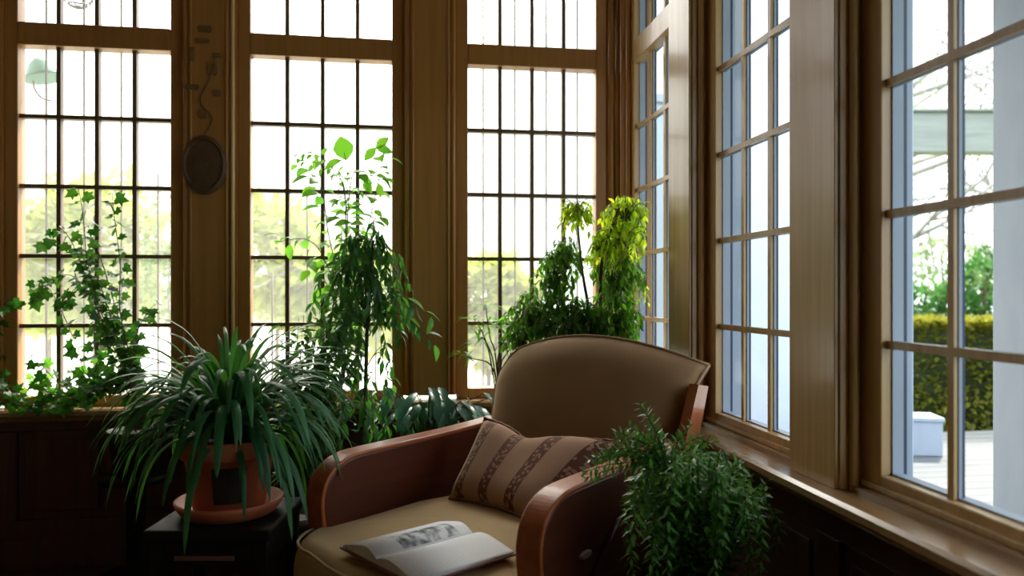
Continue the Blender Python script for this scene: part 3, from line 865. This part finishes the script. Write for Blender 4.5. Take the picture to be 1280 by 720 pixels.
for a in ((.5, 0, .5), (.6, 0, -.1), (-.4, 0, -.4)): leaf(bL, p, Vector(a), .07, .04, .2, up=Vector((0, -1, .3)))
obj('foliage', bL, M['vine'], vn); obj('stems', bS, M['stem'], vn)

# dense dark weeping plant right of it
o3 = at(455, 560, 2.86); o3.z = 0
fc = thing('potted_weeping_fig', 'dense dark drooping shrub behind the armchair, before the middle back window', 'potted plant', o3)
simple_pot(fc, .13, .32, M['terra_dark'])
bL, bS = bmesh.new(), bmesh.new()
tr = [o3*0 + Vector((0, 0, .3)), A(458, 440, 2.86)-o3, A(462, 360, 2.88)-o3, A(466, 300, 2.88)-o3]
tube(bS, spline(tr), .010, .005, 6)
for i in range(92):
    f = random.random()
    st_ = spline(tr, 8)[int(f*23)]
    ang = random.uniform(0, 2*PI); h = random.uniform(.06, .19)*(1.75-1.25*f)
    e = st_ + Vector((math.cos(ang)*h*.85-.015, math.sin(ang)*h*.6, random.uniform(.02, .12)))
    e2 = e + Vector((math.cos(ang)*.05, math.sin(ang)*.04, -random.uniform(.06, .16)))
    leafy_stem(bL, bS, [st_, st_.lerp(e, .6)+Vector((0, 0, .03)), e, e2], .017, .050, .36, .35, (.002, .001), hang=1.1, prof=LANCE, petiole=.1, t0=.3)
for tgt in ((545, 432), (540, 395), (520, 380), (400, 395), (385, 430), (410, 460)):
    e = A(*tgt, 2.84)-o3; s_ = tr[1].lerp(tr[2], random.random())
    leafy_stem(bL, bS, [s_, s_.lerp(e, .5)+Vector((0, 0, .06)), e], .032, .070, .42, .4, (.0025, .001), hang=.9, petiole=.1, t0=.4)
obj('foliage', bL, M['ficus'], fc); obj('stems', bS, M['stem'], fc)

# low leafy bush filling between strap plant and fig
o35 = at(360, 560, 2.70); o35.z = 0
lb = thing('potted_bush', 'low leafy green bush between the strappy plant and the armchair', 'potted plant', o35)
simple_pot(lb, .12, .36, M['terra_dark'])
bL, bS = bmesh.new(), bmesh.new()
for i in range(80):
    s_ = Vector((0, 0, .34)); e = A(random.uniform(350, 450), random.uniform(385, 520), 2.75+random.uniform(-.12, .15))-o35
    leafy_stem(bL, bS, [s_, s_.lerp(e, .5)+Vector((0, 0, .05)), e], .026, .055, .40, .35, (.002, .001), hang=.7, prof=LANCE, petiole=.15, t0=.3)
obj('foliage', bL, M['ficus'], lb); obj('stems', bS, M['stem'], lb)

# blue-green broad-leaved plant behind the left arm
o4 = at(535, 540, 3.06); o4.z = 0
ca = thing('potted_calathea', 'low plant with broad blue-green ribbed leaves rising behind the armchair arm', 'potted plant', o4)
simple_pot(ca, .12, .44, M['terra_dark'])
bL, bS = bmesh.new(), bmesh.new()
for i in range(52):
    s_ = Vector((0, 0, .42)); e = A(random.gauss(528, 36), random.uniform(484, 520), 3.0+random.uniform(-.14, .10))-o4
    if e.y > 3.24-o4.y: e.y = 3.24-o4.y
    mid = s_.lerp(e, .55)+Vector((0, 0, .07))
    tube(bS, spline([s_, mid, e], 5), .0028, .0018, 4)
    d = (e-mid).normalized(); d = (Vector((d.x, d.y, 0))*1.0 + Vector((random.uniform(-.5, .5), -.35, -.35))).normalized()
    leaf(bL, e, d, random.uniform(.08, .125), random.uniform(.035, .05), .4, prof=((0, .1), (.15, .7), (.4, 1), (.7, .8), (.9, .35), (1, .02)), fold=.3)
for i in range(6):
    e = A(445+i*6, 540-i*7, 2.95)-o4
    leaf(bL, e, Vector((random.uniform(-.6, .6), -.5, .3)), .07, .04, .3)
obj('foliage', bL, M['calathea'], ca); obj('stems', bS, M['stem'], ca)

# thin palm-like plant at the foot of the third window
o5 = at(628, 560, 3.2); o5.z = 0
pm = thing('potted_bamboo', 'thin-stemmed plant with sparse pale fans of leaf behind the armchair back, by the third window', 'potted plant', o5)
simple_pot(pm, .10, .5, M['terra_dark'])
bL, bS = bmesh.new(), bmesh.new()
for pth in ([(627, 470), (625, 430), (627, 400)], [(615, 460), (605, 420), (592, 398)], [(618, 465), (590, 448), (576, 442)], [(620, 450), (612, 420), (607, 380)], [(622, 470), (640, 430), (645, 395)], [(618, 460), (606, 425), (597, 425)], [(622, 455), (632, 420), (620, 408)]):
    P_ = rel([Vector((o5.x, o5.y, .47))] + [A(a, b, 3.2) for a, b in pth], o5)
    tube(bS, spline(P_, 6), .004, .002, 5)
    tip = P_[-1]; d = (P_[-1]-P_[-2]).normalized()
    for k in range(8):
        a = (k-3.5)*.42
        dd = (Vector((math.sin(a), -.25, math.cos(a)*.35-.15))+rnd(.2)).normalized()
        leaf(bL, tip + rnd(.008), dd, random.uniform(.06, .09), .016, .45, prof=LANCE)
    for k in range(5):
        q = P_[-2].lerp(P_[-1], k/5); leaf(bL, q, rnd(1)+Vector((0, 0, .2)), .05, .012, .3, prof=LANCE)
obj('foliage', bL, M['vine'], pm); obj('stems', bS, M['bark'], pm)

# ------------------------------------------------------------------ corner plant
o6 = at(745, 560, 3.05); o6.z = 0
cp = thing('potted_corner_shrub', 'large shrub with glowing yellow-green crown filling the corner behind the armchair', 'potted plant', o6)
bm = bmesh.new(); lathe(bm, [(.10, 0), (.105, .01), (.13, .5), (.14, .51), (.14, .56), (.13, .56), (.125, .53), (.04, .52)], 28)
obj('pot', bm, M['terra'], cp)
bm = bmesh.new(); lathe(bm, [(.126, .535), (.001, .54)], 20); obj('soil', bm, M['soil'], cp)
bY, bDk, bS = bmesh.new(), bmesh.new(), bmesh.new()
b0 = Vector((0, 0, .54))
def C(px, py, z=3.05): return at(px, py, z)-o6
trunks = [[b0, C(742, 430), C(728, 340), C(722, 280)], [b0, C(750, 420), C(752, 330), C(770, 270), C(776, 256)], [b0, C(735, 440), C(700, 390), C(690, 350)], [b0, C(762, 430), C(778, 360), C(785, 320)]]
for t_ in trunks: tube(bS, spline(t_, 6), .010, .004, 6)
def clump(bmL, cx, cy, rx, ry, n, size, z=3.05, hang=1.0, wr=.45, stp=.018, prof=OV, src=None):
    for i in range(n):
        a = random.uniform(0, 2*PI); r = math.sqrt(random.random())
        ex, ey = cx+rx*r*math.cos(a), cy+ry*r*math.sin(a)
        e = C(ex, ey, z+random.uniform(-.13, .13)*(rx/45))
        s_ = C(cx+random.uniform(-.3, .3)*rx, cy+ry*.55, z)
        e2 = e + Vector((random.uniform(-.02, .02), random.uniform(-.02, .02), -random.uniform(.03, .07)))
        leafy_stem(bmL, bS, [s_, s_.lerp(e, .6)+Vector((0, 0, .03)), e, e2], stp, size, wr, .35, (.0018, .0009), hang=hang, petiole=.1, t0=.35, prof=prof)
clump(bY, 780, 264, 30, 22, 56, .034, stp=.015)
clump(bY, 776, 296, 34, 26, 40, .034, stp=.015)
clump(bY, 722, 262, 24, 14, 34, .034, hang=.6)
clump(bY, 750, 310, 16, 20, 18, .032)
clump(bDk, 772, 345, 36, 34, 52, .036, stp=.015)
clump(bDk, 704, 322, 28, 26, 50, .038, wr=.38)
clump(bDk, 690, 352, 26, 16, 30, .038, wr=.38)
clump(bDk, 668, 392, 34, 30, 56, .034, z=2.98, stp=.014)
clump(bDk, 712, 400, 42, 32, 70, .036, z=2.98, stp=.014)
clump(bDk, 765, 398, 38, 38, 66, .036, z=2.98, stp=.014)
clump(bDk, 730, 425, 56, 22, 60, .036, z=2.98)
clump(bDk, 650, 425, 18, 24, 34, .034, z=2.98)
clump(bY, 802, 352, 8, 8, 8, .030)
obj('crown', bY, M['corner'], cp, label='yellow-green upper leaves, backlight in their colour'); obj('foliage', bDk, M['corner_dark'], cp, label='deep green lower leaves'); obj('stems', bS, M['bark'], cp)

# ------------------------------------------------------------------ front plant beside the chair
o7 = at(875, 700, 1.83); o7.z = 0
fp = thing('potted_needle_leaf_shrub', 'bushy shrub with narrow feathery leaflets spilling over the near arm of the armchair', 'potted plant', o7)
bm = bmesh.new(); lathe(bm, [(.09, 0), (.095, .01), (.115, .30), (.125, .31), (.125, .35), (.115, .35), (.11, .33), (.04, .32)], 28)
obj('pot', bm, M['terra'], fp)
bm = bmesh.new(); lathe(bm, [(.111, .332), (.001, .34)], 20); obj('soil', bm, M['soil'], fp)
bL, bS = bmesh.new(), bmesh.new()
def Fp(px, py, z): return at(px, py, z)-o7
def feather(pts, size=.041, step=.0064, wr=.25, sp=1.0):
    P_ = spline(pts, 8); tube(bS, P_, .0022, .001, 5)
    tot = sum((b-a).length for a, b in zip(P_, P_[1:])); run = 0; nx = tot*.22; k = 0
    for a, b in zip(P_, P_[1:]):
        sg = (b-a).length
        while nx <= run+sg:
            p = a.lerp(b, (nx-run)/max(sg, 1e-6)); td = (b-a).normalized(); s, u = frame_of(td)
            az = k*2.399
            o_ = s*math.cos(az)+u*math.sin(az)
            f = nx/tot
            S = size*(1-.45*max(0, f-.6)/.4)*random.uniform(.8, 1.15)
            leaf(bL, p, (o_*sp + td*.55 + rnd(.15)), S, S*wr+.0015, .15, prof=LANCE, fold=.2, up=Vector((0, 0, 1))+rnd(.3))
            k += 1; nx += step
        run += sg
root = Vector((0, 0, .34))
for i in range(84):
    tx = 880 + random.gauss(0, 48); tx = min(max(tx, 800), 958)
    ty = random.uniform(552, 600) + abs(tx-875)*.45
    z = 1.83 + random.uniform(-.16, .16)
    top = Fp(tx, ty, z)
    mid = root.lerp(top, .6) + Vector((0, 0, .03))
    if random.random() < .55:   # arch over and hang
        out_ = Vector((top.x, top.y, 0)); out_ = out_.normalized() if out_.length > .01 else Vector((1, 0, 0))
        e = top + out_*random.uniform(.01, .04) + Vector((0, 0, -random.uniform(.08, .24)))
        feather([root, mid, top, top.lerp(e, .5)+out_*.02, e])
    else: feather([root, mid, top])
for tgt in ((800, 505), (815, 530), (790, 548), (748, 562), (727, 590), (735, 575), (768, 548), (800, 565), (775, 560), (866, 530), (852, 545), (880, 545), (900, 552), (806, 515), (812, 545), (770, 540), (785, 532), (760, 566), (742, 572), (731, 598), (790, 575), (825, 545), (818, 560)):
    e = Fp(*tgt, 1.80)
    st_ = Fp(842, 640, 1.83)
    k = Fp(835, 590, 1.80)
    feather([root, st_, k.lerp(e, .25)+Vector((0, 0, .012)), k.lerp(e, .6)+Vector((0, 0, .02)), e], .040, .0042, .24, 1.1)
obj('foliage', bL, M['podo'], fp); obj('stems', bS, M['stem'], fp)

# ------------------------------------------------------------------ outside
GZ = -.30
obj('ground', BX((-30, 40, -8, 60, GZ-.2, GZ)), M['lawn'], kind='structure')
obj('path', BX((-6, 3, 4.6, 9.5, GZ, GZ+.012)), M['paving'], kind='structure')
obj('driveway', BX((-14, 6, 9.5, 32, GZ, GZ+.008)), M['paving'], kind='structure')
obj('porch_deck', BX((W+.2, 6.2, -3.0, 5.62, GZ, 0.0)), M['deck'], kind='structure', bevel=.01)
obj('porch_roof', BX((W+.16, 2.75, -3.0, 3.9, 2.98, 3.08), (2.4, 2.62, -3.0, 3.8, 2.78, 2.98)), M['white_paint'], kind='structure')
pcols = [(2.49, 3.60, 'white square porch column further along the porch, partly hidden by the window frame'), (2.46, 2.66, 'white square porch column nearest the armchair side of the view, at the picture edge'), (2.46, 1.4, None), (2.46, .1, None)]
def column(x, y, label, w=.10):
    c = thing('porch_column', label, 'column', (x, y, 0), 0)
    obj('shaft', BX((-w, w, -w, w, .0, 2.78)), M['white_paint'], c, bevel=.004)
    obj('base', BX((-w-.03, w+.03, -w-.03, w+.03, 0, .14), (-w-.015, w+.015, -w-.015, w+.015, .14, .18)), M['white_paint'], c, bevel=.006)
    obj('capital', BX((-w-.03, w+.03, -w-.03, w+.03, 2.70, 2.78)), M['white_paint'], c, bevel=.006)
column(2.49, 3.60, 'white square porch column partly hidden behind the casing of the nearest window', .10)
column(2.50, 2.62, 'wide white square porch column at the right edge, seen through the nearest window', .12)
# white house wing beyond
wing = thing('house_wing', 'white boarded house wing standing outside beyond the porch', 'building', (2.6, 6.6, GZ))
obj('wall', BX((-1.05, .95, -.9, 1.5, 0, 4.2)), M['siding'], wing)
obj('corner_board', BX((.95, 1.01, -.96, -.84, 0, 4.2), (-1.11, -1.05, -.96, -.84, 0, 4.2)), M['white_paint'], wing)
obj('window_trim', BX((-.80, -.74, -.94, -.9, .9, 3.0), (-.20, -.14, -.94, -.9, .9, 3.0), (-.80, -.14, -.94, -.9, 2.94, 3.0), (-.84, -.10, -.95, -.9, .86, .92)), M['white_paint'], wing)
obj('pane', BX((-.74, -.20, -.91, -.90, .92, 2.94)), mat('pale_window_pane', .1, (.45, .55, .62)), wing, label='pale blue window pane')
# white box on the deck
bxp = at(1146, 541, 5.4); bxp.z = 0
wb = thing('planter_box', 'small white box standing on the porch deck beside the further column', 'box', bxp, -.3)
obj('box_body', BX((-.13, .13, -.12, .12, 0, .24)), M['white_paint'], wb, bevel=.006)
obj('lid', BX((-.14, .14, -.13, .13, .24, .27)), M['white_paint'], wb, bevel=.006)

def crown(bm, c, rx, ry, rz, n, S, boxy=0, flat=0):
    c = Vector(c)
    for i in range(n):
        if boxy:
            p = Vector((random.uniform(-1, 1), random.uniform(-1, 1), random.uniform(-1, 1)))
            ax = random.choice((0, 1, 2, 2)); p[ax] = math.copysign(random.uniform(.85, 1.03), p[ax])
        else:
            p = rnd(1)
            while p.length > 1 or p.length < .1: p = rnd(1)
            p = p.normalized()*random.uniform(.55, 1)**.5
            p *= .75 + .45*mnoise.noise(p*2.2 + c)
        q = c + Vector((p.x*rx, p.y*ry, p.z*rz))
        d = (p + rnd(.9)).normalized()
        leaf(bm, q, d, S*random.uniform(.6, 1.2), S*.6, .2, prof=((0, .2), (.45, 1), (1, .05)))
def hedge(name, lab, p, rx, ry, rz, n, S, m, rot=0):
    h = thing(name, lab, 'hedge', (p[0], p[1], GZ), rot)
    bm = bmesh.new(); crown(bm, (0, 0, rz), rx, ry, rz, n, S, 1)
    obj('foliage', bm, m, h)
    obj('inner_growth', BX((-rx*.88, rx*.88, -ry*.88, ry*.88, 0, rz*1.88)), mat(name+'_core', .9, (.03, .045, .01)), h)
    return h
hp = at(1200, 470, 7.6)
hedge('garden_hedge', 'clipped yellow-green hedge beyond the porch deck', (hp.x+.2, hp.y+.1, 0), 1.35, .42, .57, 20000, .085, M['hedge'], R(-42)*.9)
def tree(name, lab, p, h, crowns, m, n, S, trunk=.06, bark='bark', twigs=0, cat='tree'):
    t = thing(name, lab, cat, (p[0], p[1], GZ))
    bm = bmesh.new(); tube(bm, spline([(0, 0, 0), (.03, 0, h*.3), (-.04, .03, h*.6), (0, 0, h*.9)]), trunk, trunk*.3, 8)
    def br(p0, d, L, r, lv):
        p1 = p0 + d*L*.5 + rnd(.06)*L; p2 = p0 + d*L + rnd(.12)*L
        tube(bm, [p0, p1, p2], r, r*.5, 4)
        if lv:
            for k in range(3 if lv > 1 else 4):
                q = (p0, p1, p2)[1 + k % 2]
                br(q, (d + rnd(.9)).normalized(), L*random.uniform(.5, .75), r*.5, lv-1)
    for i in range(twigs):
        a = random.uniform(0, 2*PI); f = random.uniform(.35, .9)
        br(Vector((0, 0, h*f)), Vector((math.cos(a), math.sin(a), random.uniform(.1, .8))).normalized(), h*.33, trunk*.4, 3)
    obj('trunk', bm, M[bark], t)
    if crowns:
        bm = bmesh.new()
        for (x, y, z, r, rz) in crowns: crown(bm, (x, y, z), r, r, rz, int(n/len(crowns)), S)
        obj('foliage', bm, m, t)
    return t
# green trees behind the hedge
p = at(1235, 360, 11); tree('garden_shrub', 'bushy green shrub behind the clipped hedge, its taller mass against the sky', (p.x, p.y), 2.0, [(0, 0, 1.25, .75, 1.0), (.7, .2, 1.35, .8, 1.1), (-.3, .3, .9, .6, .8)], M['shrub'], 5200, .11, cat='shrub')
p = at(1158, 370, 12); tree('garden_shrub', 'lower green shrub behind the clipped hedge, between column and window bar', (p.x, p.y), 1.6, [(0, 0, .95, .75, .75), (-.8, .2, 1.0, .7, .75)], M['shrub'], 3600, .11, cat='shrub')
p = at(1180, 300, 22); tree('distant_tree', 'pale hazy tree far beyond the hedge', (p.x, p.y), 3.5, [(0, 0, 2.2, 1.6, 1.2), (-2, .5, 2.0, 1.4, 1.1), (2.2, .5, 1.9, 1.5, 1.0)], M['tree_leaf'], 3000, .2)
p = at(1112, 60, 12); tree('bare_tree', 'bare grey twigs of a tall tree seen in the top panes of the nearest window', (p.x, p.y), 5.2, [(0, 0, 4.6, 1.3, .8)], M['tree_leaf'], 260, .09, .12, 'greybark', 16)
p = at(1275, 60, 14); tree('bare_tree', 'second bare twiggy tree beside the porch column at the right edge', (p.x, p.y), 5.4, [(0, 0, 4.4, 1.5, .9)], M['tree_leaf'], 220, .09, .12, 'greybark', 14)
# pergola
pa = at(1090, 168, 8.2); pb = at(1300, 150, 8.2)
d = (pb-pa); d.z = 0; ang = math.atan2(d.y, d.x); Lp = d.length
pg = thing('garden_pergola', 'pale grey-green timber beam structure standing high beyond the porch', 'pergola', (pa.x, pa.y, GZ), ang)
zb = 2.85-GZ
obj('beam', BX((-.2, Lp+.3, -.09, .09, zb-.20, zb+.24)), M['pergola'], pg, bevel=.02)
obj('beam_cap', BX((-.25, Lp+.35, -.13, .13, zb+.24, zb+.27)), M['pergola'], pg, bevel=.01)
for x in (.10, Lp-.12):
    obj('post', BX((x-.07, x+.07, -.07, .07, 0, zb-.2)), M['pergola'], pg, bevel=.01)
for x, s in ((.17, 1), (Lp-.19, -1)):
    bm = bmesh.new(); pr_ = []
    for k in range(9):
        a = PI/2*k/8; pr_.append((x + s*.40*(1-math.cos(a)), zb-.2-.40*(1-math.sin(a))))
    pr_ += [(x+s*.40, zb-.2)] if False else [(x, zb-.2)]
    prism(bm, pr_, -.04, .04, 'y'); obj('brace', bm, M['pergola'], pg)

# behind the back windows: sunlit shrubs
def bush(px, py, Z, r, rz, lab, m=None, n=2000, S=.22):
    p = at(px, py, Z); h = p.z - GZ
    t = thing('garden_shrub', lab, 'shrub', (p.x, p.y, GZ))
    bm = bmesh.new(); crown(bm, (0, 0, h-rz), r, r, rz, n, S)
    obj('foliage', bm, m or M['pale_shrub'], t)
    bm = bmesh.new(); tube(bm, [(0, 0, 0), (0.02, 0, h*.4), (0, 0, h*.8)], .04, .02, 6); obj('stem', bm, M['bark'], t)
bush(118, 200, 8.5, .9, 1.1, 'round sunlit yellow-green shrub outside the back window furthest from the corner')
bush(60, 262, 9.5, .8, .8, 'low pale shrub outside behind the climbing ivy')
bush(345, 235, 9.5, .9, .9, 'sunlit shrub outside the middle back window, beside its casing', n=1700)
bush(445, 300, 9.5, 1.2, .7, 'low sunlit shrub outside the middle back window, behind the vine', n=1800)
bush(610, 305, 9, .7, .8, 'sunlit yellow-green shrub outside the third back window, beside its casing', n=1700)
bush(700, 330, 9.5, 1.0, .7, 'low sunlit shrub outside the third back window, behind the corner shrub', n=1800)
p = at(200, 250, 6.4)
tg = tree('garden_tree', 'slim tree with grey-green leaves outside the back window beside the oval plaque', (p.x+.1, p.y), 2.3, [(0, 0, 2.0, .34, .42), (-.05, 0, 1.5, .28, .4)], M['tree_leaf'], 900, .07, .025, 'greybark', 6)

# hanging wire basket and teal lampshade under the back eave
hb = at(97, -8, 3.95)
t = thing('hanging_basket', 'dark wire basket hanging outside above the furthest back window', 'basket', (hb.x, hb.y, hb.z))
bm = bmesh.new()
for k in range(5):
    a = -PI/2 + (k)*PI/2/5*.95; rr = .075*math.cos(a)+.002; zz = .075*math.sin(a)
    tube(bm, [(rr*math.cos(2*PI*i/20), rr*math.sin(2*PI*i/20), zz) for i in range(21)], .004, .004, 4)
for k in range(8):
    az = k*PI/4
    tube(bm, [(.075*math.cos(a)*math.cos(az), .075*math.cos(a)*math.sin(az), .075*math.sin(a)) for a in [-PI/2+j*PI/2/6 for j in range(7)]], .003, .003, 4)
obj('bowl', bm, M['wire'], t)
bm = bmesh.new()
for k in range(3):
    az = k*2*PI/3; tube(bm, [(.075*math.cos(az), .075*math.sin(az), 0), (0, 0, .3), (0, 0, 2.98-hb.z)], .002, .002, 4)
obj('chain', bm, M['wire'], t)
obj('eave', BX((XL, 1.2, D+.15, D+.75, 2.98, 3.10)), M['white_paint'], kind='structure')
hl = at(52, 88, 3.85)
t = thing('hanging_lampshade', 'teal cone shade hanging outside the top panes of the furthest back window', 'lamp', (hl.x, hl.y, hl.z))
bm = bmesh.new()
lathe(bm, [(.092, -.045), (.080, -.025), (.05, .035), (.02, .065), (.012, .07)], 28)
bmesh.ops.rotate(bm, verts=bm.verts, cent=(0, 0, 0), matrix=Matrix.Rotation(R(-14), 3, 'Y'))
obj('shade', bm, M['teal'], t)
bm = bmesh.new(); tube(bm, spline([(-.035, 0, -.03), (-.035, 0, -.09), (.0, 0, -.14), (.05, 0, -.155)]), .006, .006, 6); obj('hook', bm, M['bar'], t)
bm = bmesh.new(); tube(bm, [(.01, 0, .06), (.01, 0, 2.98-hl.z)], .003, .003, 5); obj('cord', bm, M['wire'], t)

# ------------------------------------------------------------------ sky, sun
w = bpy.data.worlds.new('sky'); scene.world = w; w.use_nodes = True; nt = w.node_tree; nt.nodes.clear()
out_ = nt.nodes.new('ShaderNodeOutputWorld'); bg = nt.nodes.new('ShaderNodeBackground')
tc = nt.nodes.new('ShaderNodeTexCoord')
vm = nt.nodes.new('ShaderNodeVectorMath'); vm.operation = 'DOT_PRODUCT'
sd = Vector((-.05, .68, .73)).normalized()
vm.inputs[1].default_value = sd
nrm = nt.nodes.new('ShaderNodeVectorMath'); nrm.operation = 'NORMALIZE'
nt.links.new(tc.outputs['Generated'], nrm.inputs[0]); nt.links.new(nrm.outputs[0], vm.inputs[0])
ma = nt.nodes.new('ShaderNodeMath'); ma.operation = 'MULTIPLY_ADD'; ma.inputs[1].default_value = .5; ma.inputs[2].default_value = .5
nt.links.new(vm.outputs['Value'], ma.inputs[0])
r = ramp(nt, ma.outputs[0], [(0.0, (.060, .072, .088)), (.5, (.21, .24, .27)), (.75, (.22, .235, .245)), (.87, (.150, .150, .143)), (.93, (.34, .34, .32)), (.985, (1.5, 1.45, 1.3))])
bg.inputs[1].default_value = 9.0
nt.links.new(r, bg.inputs[0]); nt.links.new(bg.outputs[0], out_.inputs[0])
sl = bpy.data.lights.new('sun', 'SUN'); sl.energy = 3.0; sl.angle = R(3); sl.color = (1, .95, .85)
so = bpy.data.objects.new('sun', sl); COL.objects.link(so)
sdir = Vector((.75, .75, 1.15))
so.rotation_euler = sdir.to_track_quat('Z', 'Y').to_euler()

# ------------------------------------------------------------------ camera
cd = bpy.data.cameras.new('camera'); cam = bpy.data.objects.new('camera', cd); COL.objects.link(cam)
cam.location = (0, 0, CAM_Z); cam.rotation_euler = (R(90), 0, -YAW)
cd.sensor_width = 36; cd.lens = F_PX/1280*36; cd.shift_y = 5/1280; cd.clip_start = .02
scene.camera = cam
cd.dof.use_dof = True; cd.dof.focus_distance = 2.35; cd.dof.aperture_fstop = 2.2
vs = scene.view_settings
vs.view_transform = 'Standard'; vs.look = 'None'; vs.gamma = 1; vs.use_curve_mapping = False; vs.exposure = .75
scene.cycles.max_bounces = 10; scene.cycles.transparent_max_bounces = 16
scene.cycles.caustics_reflective = False; scene.cycles.caustics_refractive = False
scene.cycles.sample_clamp_indirect = 6
scene.cycles.use_denoising = True
